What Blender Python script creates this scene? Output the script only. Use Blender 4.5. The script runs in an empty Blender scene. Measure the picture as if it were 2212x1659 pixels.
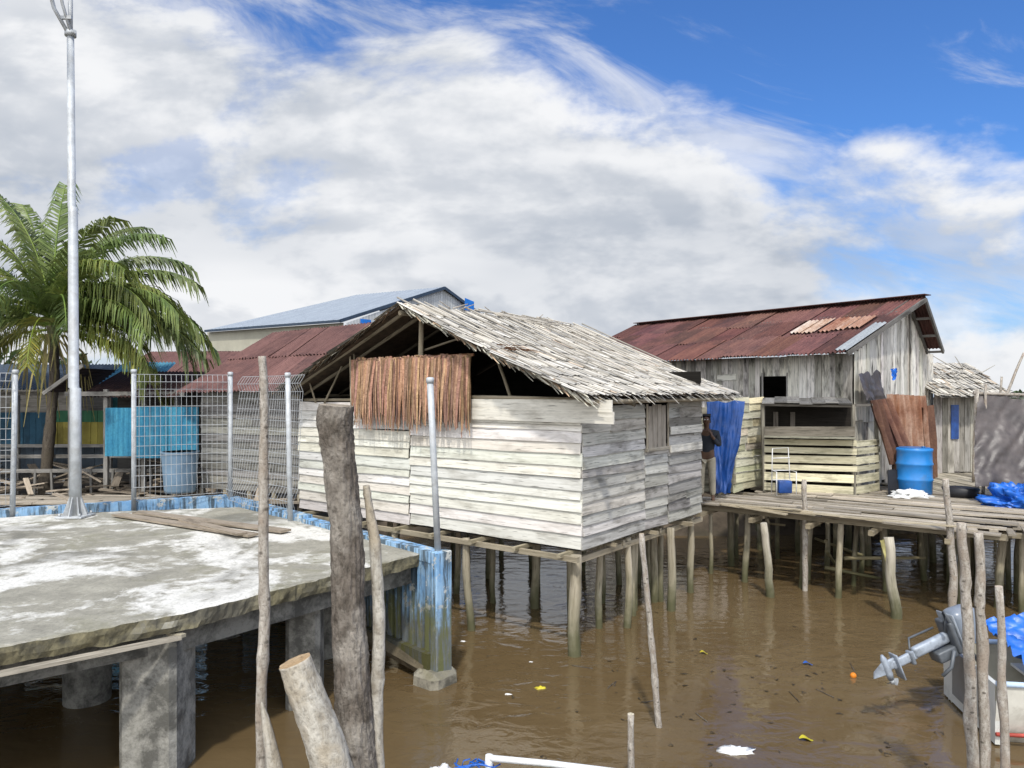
import bpy, math, random
from mathutils import Vector, Matrix, noise
import bmesh
random.seed(7)
R=random.random
def U(a,b): return a+(b-a)*random.random()
V=Vector
scene=bpy.context.scene
COL=scene.collection

# ---------------------------------------------------------------- mesh builder
class MB:
    def __init__(s): s.v=[];s.f=[];s.uv=[];s.c=[];s.sm=[]
    def face(s,idx,uvs,col,smooth=False):
        s.f.append(idx); s.uv.append(uvs); s.c.append(col); s.sm.append(smooth)
    def quad(s,pts,col=(1,1,1),uvs=None,smooth=False):
        b=len(s.v); s.v+= [V(p) for p in pts]
        if uvs is None:
            o=V(pts[0]); a=(V(pts[1])-o); L=a.length or 1; a=a/L
            n=a.cross(V(pts[2])-o); n=n.normalized() if n.length>0 else V((0,0,1))
            bb=n.cross(a); ru,rv=U(0,50),U(0,50)
            uvs=[((V(p)-o).dot(a)+ru,(V(p)-o).dot(bb)+rv) for p in pts]
        s.face(list(range(b,b+len(pts))),uvs,col,smooth)
    def box(s,o,ax,ay,az,col=(1,1,1)):
        o=V(o);ax=V(ax);ay=V(ay);az=V(az)
        if ax.cross(ay).dot(az)<0: o=o+az; az=-az
        b=len(s.v); L=[ax.length,ay.length,az.length]; ru,rv=U(0,50),U(0,50)
        for k in (0,1):
            for j in (0,1):
                for i in (0,1): s.v.append(o+ax*i+ay*j+az*k)
        F=[(0,2,3,1,'z'),(4,5,7,6,'z'),(0,1,5,4,'y'),(2,6,7,3,'y'),(0,4,6,2,'x'),(1,3,7,5,'x')]
        for f in F:
            uvs=[]
            for q in f[:4]:
                i,j,k=q&1,(q>>1)&1,(q>>2)&1
                a,bb,c=i*L[0],j*L[1],k*L[2]
                uvs.append({'z':(a+ru,bb+rv),'y':(a+ru,c+rv+3),'x':(bb*.2+ru,c+rv)}[f[4]])
            s.face([b+q for q in f[:4]],uvs,col)
    def vbox(s,o,ax,ay,az,col=(1,1,1)):
        s.box(o,az,ax,ay,col)
    def bar(s,p0,p1,w,h,col=(1,1,1),up=(0,0,1),ext=0):
        p0=V(p0);p1=V(p1);d=p1-p0;L=d.length;d/=L
        side=d.cross(V(up)); side=side.normalized() if side.length>1e-4 else V((1,0,0))
        u=side.cross(d).normalized()
        s.box(p0-d*ext-side*w/2-u*h/2,d*(L+2*ext),side*w,u*h,col)
    def tube(s,path,rad,seg=10,col=(1,1,1),rough=0,cap=True,nscale=4,smooth=True,capcol=None,ridge=0):
        path=[V(p) for p in path]; n=len(path)
        if not hasattr(rad,'__len__'): rad=[rad]*n
        b=len(s.v); ru=U(0,50); rv=U(0,50); t=(path[1]-path[0]).normalized()
        ref=V((0,0,1)) if abs(t.z)<.9 else V((1,0,0))
        side=t.cross(ref).normalized(); dist=0; off=V((U(0,99),U(0,99),U(0,99))); us=[]
        for i in range(n):
            if i>0: dist+=(path[i]-path[i-1]).length
            tt=(path[min(i+1,n-1)]-path[max(i-1,0)]).normalized()
            side=(side-tt*side.dot(tt)).normalized(); up=tt.cross(side)
            us.append(dist)
            for j in range(seg):
                a=2*math.pi*j/seg; dr=side*math.cos(a)+up*math.sin(a); r=rad[i]
                if rough:
                    q=path[i]+dr*rad[i]
                    r*=1+rough*(noise.noise(q*nscale+off)+.5*noise.noise(q*nscale*3+off))
                if ridge:
                    q=V((math.cos(a)*4.2,math.sin(a)*4.2,dist*6))+off
                    r*=1+ridge*(.45-1.6*abs(noise.noise(q)))+ridge*.8*noise.noise(V((math.cos(a)*11,math.sin(a)*11,dist*30))+off)
                s.v.append(path[i]+dr*r)
        rm=rad[0]*2*math.pi
        for i in range(n-1):
            for j in range(seg):
                k=(j+1)%seg
                s.face([b+i*seg+j,b+i*seg+k,b+(i+1)*seg+k,b+(i+1)*seg+j],
                  [(us[i]+ru,rm*j/seg+rv),(us[i]+ru,rm*(j+1)/seg+rv),(us[i+1]+ru,rm*(j+1)/seg+rv),(us[i+1]+ru,rm*j/seg+rv)],col,smooth)
        if cap:
            cc=capcol or col
            s.face([b+j for j in range(seg)][::-1],[(s.v[b+j].x*3,s.v[b+j].y*3) for j in range(seg)],cc)
            s.face([b+(n-1)*seg+j for j in range(seg)],[(s.v[b+(n-1)*seg+j].x*3,s.v[b+(n-1)*seg+j].y*3) for j in range(seg)],cc)
    def stick(s,p0,p1,r0,r1,seg=8,col=(1,1,1),bend=.02,rough=.12,n=9,nscale=6,capcol=None):
        p0=V(p0);p1=V(p1);L=(p1-p0).length; o=V((U(0,99),U(0,99),0)); pts=[];rr=[]
        for i in range(n):
            t=i/(n-1); p=p0.lerp(p1,t)
            w=V((noise.noise(o+V((t*2.2,0,0))),noise.noise(o+V((0,t*2.2,5))),0))*bend*L*math.sin(math.pi*min(1,t*1.0)) 
            pts.append(p+w); rr.append(r0+(r1-r0)*t)
        s.tube(pts,rr,seg,col,rough,True,nscale,True,capcol)
    def grid(s,fn,nu,nv,col=(1,1,1),smooth=True,su=1,sv=1,colfn=None):
        b=len(s.v); ru=U(0,50);rv=U(0,50)
        for j in range(nv+1):
            for i in range(nu+1): s.v.append(V(fn(i/nu,j/nv)))
        for j in range(nv):
            for i in range(nu):
                q=[b+j*(nu+1)+i,b+j*(nu+1)+i+1,b+(j+1)*(nu+1)+i+1,b+(j+1)*(nu+1)+i]
                uv=[((j)/nv*sv+rv,(i)/nu*su+ru),((j)/nv*sv+rv,(i+1)/nu*su+ru),((j+1)/nv*sv+rv,(i+1)/nu*su+ru),((j+1)/nv*sv+rv,i/nu*su+ru)]
                s.face(q,uv,colfn(i/nu,j/nv) if colfn else col,smooth)
    def corr(s,o,along,down,pitch=.09,amp=.018,col=(1,1,1),nd=2,sag=0):
        o=V(o);along=V(along);down=V(down);n=along.cross(down).normalized()
        if n.z<0:n=-n
        W=along.length; waves=max(1,int(W/pitch)); nu=waves*6; ph=U(0,6)
        def fn(u,v):
            return o+along*u+down*v+n*(amp*math.sin(u*waves*2*math.pi+ph)+sag*noise.noise(V((u*3,v*3,ph))))
        s.grid(fn,nu,nd,col,True,W,down.length)
    def bm(s,bm_,M,col=(1,1,1),smooth=True):
        b=len(s.v); bm_.verts.index_update()
        for v in bm_.verts: s.v.append(M@v.co)
        for f in bm_.faces:
            s.face([b+v.index for v in f.verts],[(v.co.x+v.co.z*.3,v.co.y+v.co.z) for v in f.verts],col,smooth)
        bm_.free()
    def rbox(s,c,size,bev,M=None,col=(1,1,1),seg=3,taper=1,smooth=True):
        b=bmesh.new(); bmesh.ops.create_cube(b,size=1)
        for v in b.verts:
            k=taper if v.co.z>0 else 1
            v.co=V((v.co.x*size[0]*k,v.co.y*size[1]*k,v.co.z*size[2]))
        bmesh.ops.bevel(b,geom=list(b.edges),offset=bev,segments=seg,profile=.5,affect='EDGES')
        s.bm(b,(M or Matrix())@Matrix.Translation(V(c)),col,smooth)
    def xform(s,M): s.v=[M@p for p in s.v]

def link(o): COL.objects.link(o)
def meta(o,label=None,category=None,group=None,kind=None):
    if label:o["label"]=label
    if category:o["category"]=category
    if group:o["group"]=group
    if kind:o["kind"]=kind
def make(mb,name,mat,parent=None,origin=None,**k):
    xs=[p.x for p in mb.v];ys=[p.y for p in mb.v];zs=[p.z for p in mb.v]
    O=V(origin) if origin is not None else V(((min(xs)+max(xs))/2,(min(ys)+max(ys))/2,min(zs)))
    me=bpy.data.meshes.new(name)
    me.from_pydata([tuple(p-O) for p in mb.v],[],mb.f)
    uvl=me.uv_layers.new(name="UVMap"); fl=[]
    for u in mb.uv:
        for a in u: fl+= [a[0],a[1]]
    uvl.data.foreach_set("uv",fl)
    ca=me.color_attributes.new("tint",'FLOAT_COLOR','CORNER'); cl=[]
    for f,c in zip(mb.f,mb.c):
        if not hasattr(c,'__len__'): c=(c,c,c)
        for _ in f: cl+=[c[0],c[1],c[2],1]
    ca.data.foreach_set("color",cl)
    me.polygons.foreach_set("use_smooth",mb.sm)
    me.update()
    o=bpy.data.objects.new(name,me); link(o)
    if mat: me.materials.append(mat)
    o.location=O
    if parent is not None:
        o.parent=parent; o.location=O-WL[parent.name]
    WL[o.name]=O
    meta(o,**k)
    return o
WL={}
def empty(name,loc,**k):
    o=bpy.data.objects.new(name,None); link(o); o.location=loc; o.empty_display_size=.3
    WL[o.name]=V(loc); meta(o,**k); return o

# ---------------------------------------------------------------- materials
class NT:
    def __init__(s,name):
        s.m=bpy.data.materials.new(name); s.m.use_nodes=True; s.t=s.m.node_tree; s.n=s.t.nodes
        s.b=s.n["Principled BSDF"]; 
    def add(s,t,**k):
        n=s.n.new(t)
        for a,b in k.items(): setattr(n,a,b)
        return n
    def lk(s,a,b): s.t.links.new(a,b)
    def inp(s,sock,val):
        if hasattr(val,'is_output'): s.lk(val,sock)
        else: sock.default_value=val
    def coord(s,kind,scale=(1,1,1)):
        if kind=='pos': src=s.add('ShaderNodeNewGeometry').outputs['Position']
        else: src=s.add('ShaderNodeTexCoord').outputs[kind]
        mp=s.add('ShaderNodeMapping'); s.lk(src,mp.inputs[0]); mp.inputs['Scale'].default_value=scale
        return mp.outputs[0]
    def noise(s,co,scale,detail=5,rough=.6,dist=0):
        n=s.add('ShaderNodeTexNoise'); s.lk(co,n.inputs['Vector']); n.inputs['Scale'].default_value=scale
        n.inputs['Detail'].default_value=min(detail,5); n.inputs['Roughness'].default_value=rough; n.inputs['Distortion'].default_value=dist
        return n.outputs[0]
    def rng(s,val,a,b,c=0,d=1):
        n=s.add('ShaderNodeMapRange'); s.inp(n.inputs[0],val)
        for i,x in enumerate((a,b,c,d)): n.inputs[i+1].default_value=x
        return n.outputs[0]
    def mix(s,f,a,b,mode='MIX'):
        n=s.add('ShaderNodeMix',data_type='RGBA',blend_type=mode)
        s.inp(n.inputs[0],f); 
        for k,x in ((6,a),(7,b)):
            if isinstance(x,tuple) and len(x)==3: x=x+(1,)
            s.inp(n.inputs[k],x)
        return n.outputs[2]
    def math(s,op,a,b=0,c=0):
        n=s.add('ShaderNodeMath',operation=op); s.inp(n.inputs[0],a); s.inp(n.inputs[1],b); s.inp(n.inputs[2],c); return n.outputs[0]
    def tint(s,col):
        a=s.add('ShaderNodeAttribute',attribute_name="tint"); return s.mix(1.0,col,a.outputs['Color'],'MULTIPLY')
    def bump(s,h,st=.4,dist=.01):
        n=s.add('ShaderNodeBump'); n.inputs['Strength'].default_value=st; n.inputs['Distance'].default_value=dist
        s.lk(h,n.inputs['Height']); s.lk(n.outputs[0],s.b.inputs['Normal'])
    def out(s,col,rough=.85,spec=.3,metal=0):
        s.inp(s.b.inputs['Base Color'],col); s.inp(s.b.inputs['Roughness'],rough); s.b.inputs['Specular IOR Level'].default_value=spec
        s.b.inputs['Metallic'].default_value=metal; return s.m
    def posz(s):
        g=s.add('ShaderNodeNewGeometry'); x=s.add('ShaderNodeSeparateXYZ'); s.lk(g.outputs['Position'],x.inputs[0]); return x.outputs[2]

def m_wood(name,light,mid,dark,stain=.5,wet=False,grain=30,bump=.5):
    t=NT(name); c=t.coord('UV',(1.2,grain,1)); g=t.noise(c,1,4,.65,.3)
    c2=t.coord('UV',(1.0,3.5,1)); bl=t.noise(c2,1.3,4,.65,.2)
    col=t.mix(t.rng(g,.35,.68),mid,light)
    col=t.mix(t.rng(bl,.5,.68,0,stain),col,dark)
    c3=t.coord('UV',(3,60,1)); cr=t.noise(c3,1,2,.5)
    col=t.mix(t.rng(cr,.3,.38,.75,0),col,tuple(x*.25 for x in dark))
    col=t.tint(col)
    if wet:
        z=t.posz(); nz=t.noise(t.coord('pos'),6,3); zz=t.math('ADD',z,t.math('MULTIPLY',nz,.5))
        col=t.mix(t.rng(zz,.35,.75,.85,0),col,(.05,.045,.025))
        col=t.mix(t.rng(zz,.55,1.25,.35,0),col,(.12,.13,.05))
    t.bump(t.math('ADD',g,t.math('MULTIPLY',cr,.6)),bump,.006)
    return t.out(col,.88,.2)
def m_bark(name,a,b,c,sc=9,bump=.8,spots=0):
    t=NT(name); co=t.coord('UV',(1,2.2,1)); n=t.noise(co,sc,8,.7,.5); n2=t.noise(t.coord('pos'),sc*.45,5,.6)
    f=t.noise(t.coord('pos'),sc*6,5,.7)
    col=t.mix(t.rng(n,.35,.65),a,b); col=t.mix(t.rng(n2,.48,.62),col,c)
    col=t.mix(t.rng(f,.3,.5,.6,0),col,tuple(x*.3 for x in a)); col=t.tint(col)
    if spots:
        vo=t.add('ShaderNodeTexVoronoi'); t.lk(t.coord('pos',(1,1,1.6)),vo.inputs[0]); vo.inputs['Scale'].default_value=spots
        col=t.mix(t.rng(vo.outputs[0],.12,.2,.8,0),col,tuple(x*.35 for x in a))
    t.bump(t.math('ADD',n,t.math('MULTIPLY',f,.5)),bump,.015)
    return t.out(col,.9,.15)
def m_plain(name,col,rough=.6,var=.25,sc=5,bump=.1,spec=.3,metal=0,dirt=None,dirta=.5,tint=True):
    t=NT(name); p=t.coord('pos'); n=t.noise(p,sc,4,.65)
    c=t.mix(t.rng(n,.35,.65),tuple(x*(1-var) for x in col),tuple(min(1,x*(1+var*.5)) for x in col))
    if dirt: c=t.mix(t.rng(t.noise(p,sc*.6,5,.7,.3),.5,.62,0,dirta),c,dirt)
    if tint: c=t.tint(c)
    if bump>.04: t.bump(t.noise(p,sc*8,3),bump,.01)
    return t.out(c,rough,spec,metal)
def m_rust(name,a,b,c,cov=.5,metal=0):
    t=NT(name); co=t.coord('UV',(.7,5,1)); n=t.noise(co,1.2,5,.7,.2); n2=t.noise(t.coord('pos'),1.1,5,.7,.4); f=t.noise(t.coord('pos'),22,3,.7)
    col=t.mix(t.rng(n,.35,.65),a,b); col=t.mix(t.rng(n2,cov,cov+.15,0,.85),col,c); col=t.mix(t.rng(f,.35,.6,.35,0),col,tuple(x*.4 for x in a))
    col=t.tint(col); t.bump(f,.2,.004)
    return t.out(col,.75,.25)

WHITEW=m_wood('whitewashed_wood',(.82,.79,.72),(.66,.63,.56),(.31,.28,.23),.6)
GREYW=m_wood('grey_wood',(.56,.535,.49),(.35,.33,.295),(.11,.10,.083),.75)
BWALL=m_wood('streaked_wood',(.70,.68,.62),(.42,.40,.36),(.06,.055,.048),.95)
DECKW=m_wood('deck_wood',(.48,.43,.365),(.31,.275,.225),(.13,.108,.08),.65)
POSTW=m_wood('post_wood',(.50,.455,.37),(.31,.275,.21),(.12,.105,.07),.65,wet=True,grain=14)
STALLW=m_wood('stall_wood',(.66,.62,.48),(.46,.43,.31),(.12,.11,.075),.75)
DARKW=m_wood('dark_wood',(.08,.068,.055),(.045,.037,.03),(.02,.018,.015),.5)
THATCH=m_wood('dry_thatch',(.66,.635,.58),(.43,.405,.36),(.16,.142,.12),.45,grain=16)
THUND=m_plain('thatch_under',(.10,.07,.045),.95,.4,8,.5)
LEAFB=m_wood('brown_leaf',(.42,.26,.17),(.26,.148,.09),(.11,.062,.04),.55,grain=18)
BARKD=m_bark('dark_bark',(.085,.072,.058),(.20,.17,.14),(.30,.27,.23),9,1,spots=0)
BARKL=m_bark('pale_bark',(.30,.265,.21),(.56,.53,.46),(.42,.36,.27),8,.7,spots=0)
BARKM=m_bark('mottled_bark',(.24,.205,.165),(.50,.46,.40),(.33,.275,.22),12,.6,spots=11)
RUST=m_rust('rusty_roof',(.105,.044,.038),(.165,.075,.058),(.072,.036,.032),.47)
RUSTD=m_rust('rusty_sheet',(.20,.095,.062),(.32,.18,.115),(.11,.05,.04),.5)
RUSTO=m_rust('orange_rust',(.30,.13,.065),(.52,.36,.27),(.20,.08,.045),.5)
RUSTC=m_rust('red_roof',(.14,.07,.06),(.20,.105,.088),(.10,.055,.05),.50)
ZINC=m_rust('blue_zinc',(.24,.27,.31),(.31,.35,.39),(.20,.225,.26),.6)
GALV=m_plain('galvanised_steel',(.46,.48,.49),.5,.2,6,.05,.4,.05,dirt=(.3,.29,.27),dirta=.4)
WIRE=m_plain('fence_wire',(.40,.41,.41),.5,.2,9,.0,.5,.05)
BLUECORR=m_rust('blue_sheet',(.035,.21,.35),(.08,.33,.46),(.035,.13,.22),.50)
TARPB=m_plain('blue_tarp',(.015,.065,.25),.35,.35,4,.2,.5)
TARPL=m_plain('bright_blue_tarp',(.015,.13,.54),.4,.3,4,.2,.5)
TARPD=m_plain('brown_tarp',(.080,.066,.061),.45,.35,3,.2,.5)
DRUM=m_plain('blue_plastic',(.02,.20,.54),.35,.12,4,.0,.5,dirt=(.1,.15,.2),dirta=.35)
def m_conc(name,base,white,edge,amt=.47,broad=.75,nsc=.55):
    t=NT(name); p=t.coord('pos'); n=t.noise(p,nsc,5,.62,.9); n2=t.noise(p,3.2,5,.72,.2); f=t.noise(p,30,4,.7)
    ad=t.math('ADD',t.math('MULTIPLY',n,broad),t.math('MULTIPLY',n2,1-broad))
    col=t.mix(t.rng(n2,.35,.65),tuple(x*.68 for x in base),base)
    col=t.mix(t.rng(ad,amt,amt+.06,0,.95),col,white)
    n3=t.noise(p,.5,5,.62,1.0); col=t.mix(t.rng(n3,.52,.64,0,.6),col,tuple(x*.42 for x in base))
    n4=t.noise(p,1.5,5,.7,.4); col=t.mix(t.rng(n4,.54,.66,0,.5),col,(.19,.18,.105))
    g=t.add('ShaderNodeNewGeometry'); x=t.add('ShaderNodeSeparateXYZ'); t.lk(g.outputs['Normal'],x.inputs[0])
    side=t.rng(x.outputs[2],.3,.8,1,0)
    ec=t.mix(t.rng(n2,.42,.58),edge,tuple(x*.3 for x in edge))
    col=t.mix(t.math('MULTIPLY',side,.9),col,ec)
    col=t.mix(t.rng(f,.32,.5,.35,0),col,(.08,.075,.06)); col=t.tint(col)
    t.bump(t.math('ADD',f,t.math('MULTIPLY',n2,2)),.5,.012)
    return t.out(col,t.rng(n3,.58,.66,.9,.4),.25)
DECKC=m_conc('deck_concrete',(.35,.33,.265),(.66,.64,.58),(.20,.175,.10),.478,.68)
COLC=m_conc('column_concrete',(.27,.265,.235),(.38,.375,.34),(.31,.30,.265),.5,.5,1.1)
def m_bluepaint():
    t=NT('peeling_blue_paint'); p=t.coord('pos'); n=t.noise(p,2.2,8,.7,.4); st=t.noise(t.coord('pos',(10,10,1.0)),1,5,.7); z=t.posz()
    col=t.mix(t.rng(n,.4,.6),(.16,.33,.55),(.30,.46,.62)); col=t.mix(t.rng(st,.45,.56,0,.85),col,(.05,.062,.064))
    col=t.mix(t.rng(t.noise(p,5,7,.75),.56,.62),col,(.46,.47,.44))
    zz=t.math('ADD',z,t.math('MULTIPLY',t.math('SUBTRACT',n,.5),1.4))
    col=t.mix(t.rng(zz,.55,1.0,.85,0),col,(.13,.12,.09))
    col=t.mix(t.math('MULTIPLY',t.rng(zz,.75,1.15,.7,0),t.rng(st,.46,.56)),col,(.13,.14,.04))
    t.bump(t.noise(p,25,5),.5,.012); return t.out(t.tint(col),.8,.25)
BLUEP=m_bluepaint()
def m_water():
    t=NT('murky_water'); p=t.coord('pos'); n=t.noise(p,.35,4,.6)
    col=t.mix(t.rng(n,.3,.7),(.100,.066,.030),(.135,.094,.046))
    a=t.noise(t.coord('pos',(1,1.6,1)),3.0,4,.5,.6); b=t.noise(t.coord('pos',(1,1.5,1)),.8,2,.5,.3)
    calm=t.rng(t.noise(p,.22,2,.5),.4,.6,.4,1)
    t.bump(t.math('MULTIPLY',t.math('ADD',a,t.math('MULTIPLY',b,1.6)),calm),.5,.042)
    return t.out(col,.03,.55)
WATER=m_water()
MUD=m_plain('mud',(.10,.078,.055),.9,.5,1.2,.8,dirt=(.055,.047,.03),dirta=.8)
def m_leaf(name,a,b,trans=.2):
    t=NT(name); n=t.noise(t.coord('pos'),1.6,3); col=t.tint(t.mix(t.rng(n,.35,.65),a,b))
    m=t.out(col,.45,.45); t.b.inputs['Subsurface Weight'].default_value=0
    tr=t.add('ShaderNodeBsdfTranslucent'); t.lk(col,tr.inputs[0]); mx=t.add('ShaderNodeMixShader'); mx.inputs[0].default_value=trans
    o=t.n['Material Output']; t.lk(t.b.outputs[0],mx.inputs[1]); t.lk(tr.outputs[0],mx.inputs[2]); t.lk(mx.outputs[0],o.inputs[0]); return m
PALM=m_leaf('palm_leaf',(.082,.130,.032),(.155,.205,.062),.25)
TREE=m_leaf('tree_leaf',(.04,.07,.025),(.07,.11,.035))
WHITEP=m_plain('white_paint',(.74,.74,.72),.4,.08,4,.0,.5,dirt=(.4,.37,.3),dirta=.3)
BLACKP=m_plain('black_plastic',(.025,.025,.028),.5,.2,5,.05)
SKIN=m_plain('skin',(.13,.075,.05),.5,.1,9,.0,tint=False)
JACK=m_plain('dark_jacket',(.035,.04,.05),.85,.2,12,.2,tint=False)
KHAKI=m_plain('khaki_cloth',(.42,.38,.29),.9,.15,12,.2,tint=False)
HAIR=m_plain('black_hair',(.015,.013,.012),.9,.2,30,.3,tint=False)
MOTOR=m_plain('grey_motor_paint',(.19,.22,.26),.3,.1,5,.0,.6,dirt=(.3,.3,.3),dirta=.3)
MOTORD=m_plain('dark_motor_metal',(.10,.11,.12),.45,.25,10,.1,.5,.1)
GALVLEG=m_plain('scuffed_motor_leg',(.33,.37,.42),.45,.25,9,.1,.5,.1,dirt=(.1,.1,.1),dirta=.5)

# ---------------------------------------------------------------- world and light
SUN_EL=56; to_sun=V((-.10,-.995,0)).normalized()
az=math.atan2(to_sun.x,to_sun.y)
SUN_ROT=math.degrees(az)
dv=V((to_sun.x*math.cos(math.radians(SUN_EL)),to_sun.y*math.cos(math.radians(SUN_EL)),math.sin(math.radians(SUN_EL))))
def world():
    w=bpy.data.worlds.new("World"); scene.world=w; w.use_nodes=True; t=w.node_tree; n=t.nodes; lk=t.links.new
    bg=n['Background']
    sky=n.new('ShaderNodeTexSky'); sky.sky_type='NISHITA'; sky.sun_disc=False
    sky.sun_elevation=math.radians(SUN_EL); sky.sun_rotation=math.radians(SUN_ROT); sky.air_density=1.0; sky.dust_density=.5
    def M(op,a,b=0,c=0,clamp=False):
        q=n.new('ShaderNodeMath'); q.operation=op; q.use_clamp=clamp
        for i,x in enumerate((a,b,c)):
            if hasattr(x,'is_output'): lk(x,q.inputs[i])
            else: q.inputs[i].default_value=x
        return q.outputs[0]
    def MIX(f,a,b,mode='MIX'):
        q=n.new('ShaderNodeMix'); q.data_type='RGBA'; q.blend_type=mode
        for i,x in ((0,f),(6,a),(7,b)):
            if hasattr(x,'is_output'): lk(x,q.inputs[i])
            else: q.inputs[i].default_value=x if not isinstance(x,tuple) else x+(1,)
        return q.outputs[2]
    def RG(v,a,b,c=0,d=1,smooth=True):
        q=n.new('ShaderNodeMapRange'); lk(v,q.inputs[0])
        if smooth:q.interpolation_type='SMOOTHSTEP'
        for i,x in enumerate((a,b,c,d)): q.inputs[i+1].default_value=x
        return q.outputs[0]
    tc=n.new('ShaderNodeTexCoord'); sp=n.new('ShaderNodeSeparateXYZ'); lk(tc.outputs['Generated'],sp.inputs[0])
    y=M('MAXIMUM',M('ABSOLUTE',sp.outputs[1]),.25)
    a=M('DIVIDE',sp.outputs[0],y); e=M('DIVIDE',sp.outputs[2],y)
    def NO(ax,ez,ox,oz,sc,det,ro,dist,sk=0):
        cb=n.new('ShaderNodeCombineXYZ'); lk(M('MULTIPLY_ADD',a,ax,ox),cb.inputs[0])
        ee=M('MULTIPLY_ADD',e,ez,oz)
        if sk: ee=M('ADD',ee,M('MULTIPLY',a,sk))
        lk(ee,cb.inputs[1]); cb.inputs[2].default_value=3.7
        q=n.new('ShaderNodeTexNoise'); lk(cb.outputs[0],q.inputs['Vector']); q.inputs['Scale'].default_value=sc; q.inputs['Detail'].default_value=det
        q.inputs['Roughness'].default_value=ro; q.inputs['Distortion'].default_value=dist; return q.outputs[0]
    n1=NO(1.0,1.9,6.1,2.4,3.2,7,.57,.15)
    n1b=NO(1.0,1.9,6.122,2.452,3.2,5,.57,.15)
    big=NO(.7,2.0,2.3,7.7,1.7,4,.55,.3)
    wisp=NO(1.2,3.6,9.1,4.4,2.2,8,.64,.7,.9)
    bound=M('MAXIMUM',M('MULTIPLY_ADD',a,-.36,.455),.23)
    k=M('MULTIPLY',M('SUBTRACT',bound,e),1.15)
    k=M('MAXIMUM',M('MINIMUM',k,.22),-.13)
    k=M('ADD',k,RG(e,.38,.56,0,-.15))
    k=M('ADD',k,RG(sp.outputs[1],.1,-.3,0,.35))
    v=M('ADD',n1,k)
    dens=RG(v,.43,.64)
    veil=M('ADD',M('ADD',wisp,M('MULTIPLY',k,.5)),RG(a,.05,-.5,0,.15))
    wd=RG(veil,.42,.68,0,.72)
    dens=M('MAXIMUM',dens,wd)
    sh=M('SUBTRACT',n1,n1b)
    lit=RG(sh,-.08,.08)
    br=M('ADD',M('MULTIPLY',lit,.46),M('MULTIPLY',RG(big,.35,.60),.62))
    cc=MIX(br,(4.7,5.2,6.0),(9.2,9.3,9.5))
    cc=MIX(RG(e,.0,.10,.35,0),cc,(7.8,8.1,8.5))
    sv=n.new('ShaderNodeVectorMath'); sv.operation='DOT_PRODUCT'; lk(tc.outputs['Generated'],sv.inputs[0]); sv.inputs[1].default_value=tuple(dv)
    glow=RG(sv.outputs['Value'],.0,1.0,1.0,3.0)
    gl=n.new('ShaderNodeCombineXYZ'); 
    for i in range(3): lk(glow,gl.inputs[i])
    cc=MIX(1.0,cc,gl.outputs[0],'MULTIPLY')
    skc=MIX(1.0,sky.outputs[0],(.60,1.05,1.70),'MULTIPLY')
    skc=MIX(RG(e,0,.36,.6,0),skc,(3.6,5.7,8.6))
    lk(MIX(dens,skc,cc),bg.inputs[0]); bg.inputs[1].default_value=.1
world()
sd=bpy.data.lights.new('sun','SUN'); sd.energy=3.1; sd.angle=math.radians(3); sd.color=(1,.96,.89)
so=bpy.data.objects.new('sun',sd); link(so)
so.rotation_euler=dv.to_track_quat('Z','Y').to_euler(); so.location=dv*60

cam=bpy.data.cameras.new('camera'); co=bpy.data.objects.new('camera',cam); link(co)
co.location=(0,0,3.56); co.rotation_euler=(math.radians(90),0,0); cam.sensor_width=36; cam.lens=26.2; cam.shift_y=.007; cam.clip_end=6000; cam.clip_start=.05
scene.camera=co
scene.view_settings.view_transform='Standard'; scene.view_settings.look='None'; scene.view_settings.exposure=0

# ---------------------------------------------------------------- water, ground
m=MB()
m.quad([(-3000,-200,0),(3000,-200,0),(3000,4000,0),(-3000,4000,0)])
make(m,'water',WATER,label="murky brown tidal water",kind="structure",category="water")
m=MB()
def gfn(u,v):
    x=-60+100*u; y=13+60*v
    edge=1/(1+math.exp(-max(-30,min(30,( -x*.9-3.6+ (y-17)*.55 )))))
    e2=1/(1+math.exp(-max(-30,min(30,(y-18.6-max(0,x-9)*.35)*2.0))))  # invented mud rise behind the stilts, a dark backdrop for the underfloor gaps
    z=-.6+max(1.5*edge*min(1,(y-12.5)/5),1.55*e2)+.22*noise.noise(V((x*.5,y*.5,0)))+.1*noise.noise(V((x*2,y*2,3)))
    return (x,y,z)
m.grid(gfn,200,120)
make(m,'ground',MUD,kind="structure",label="muddy tidal bank with an added dark rise under the huts",category="ground")
m=MB()
m.quad([(-3000,70,.25),(3000,70,.25),(3000,3500,.3),(-3000,3500,.3)])
make(m,'terrain',MUD,kind="structure",label="flat far land",category="land")

m=MB()
for i in range(9000):
    x=U(-160,190); y=U(110,135); hh=1.5+2.6*(.5+.5*noise.noise(V((x*.06,0,0))))+1.2*noise.noise(V((x*.35,2,0)))
    z=U(.2,1)*hh+.5
    s=U(.25,.6); c=V((x,y,z)); a=V((U(-1,1),U(-1,1),U(-1,1))).normalized()*s; b=a.cross(V((U(-1,1),U(-1,1),U(-1,1)))).normalized()*s*.6
    k=U(.5,1.2); m.quad([c-a,c-b,c+a,c+b],(k,k,k))
make(m,'far_trees',TREE,kind="stuff",label="low dark green tree line on far shore",category="trees")

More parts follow.
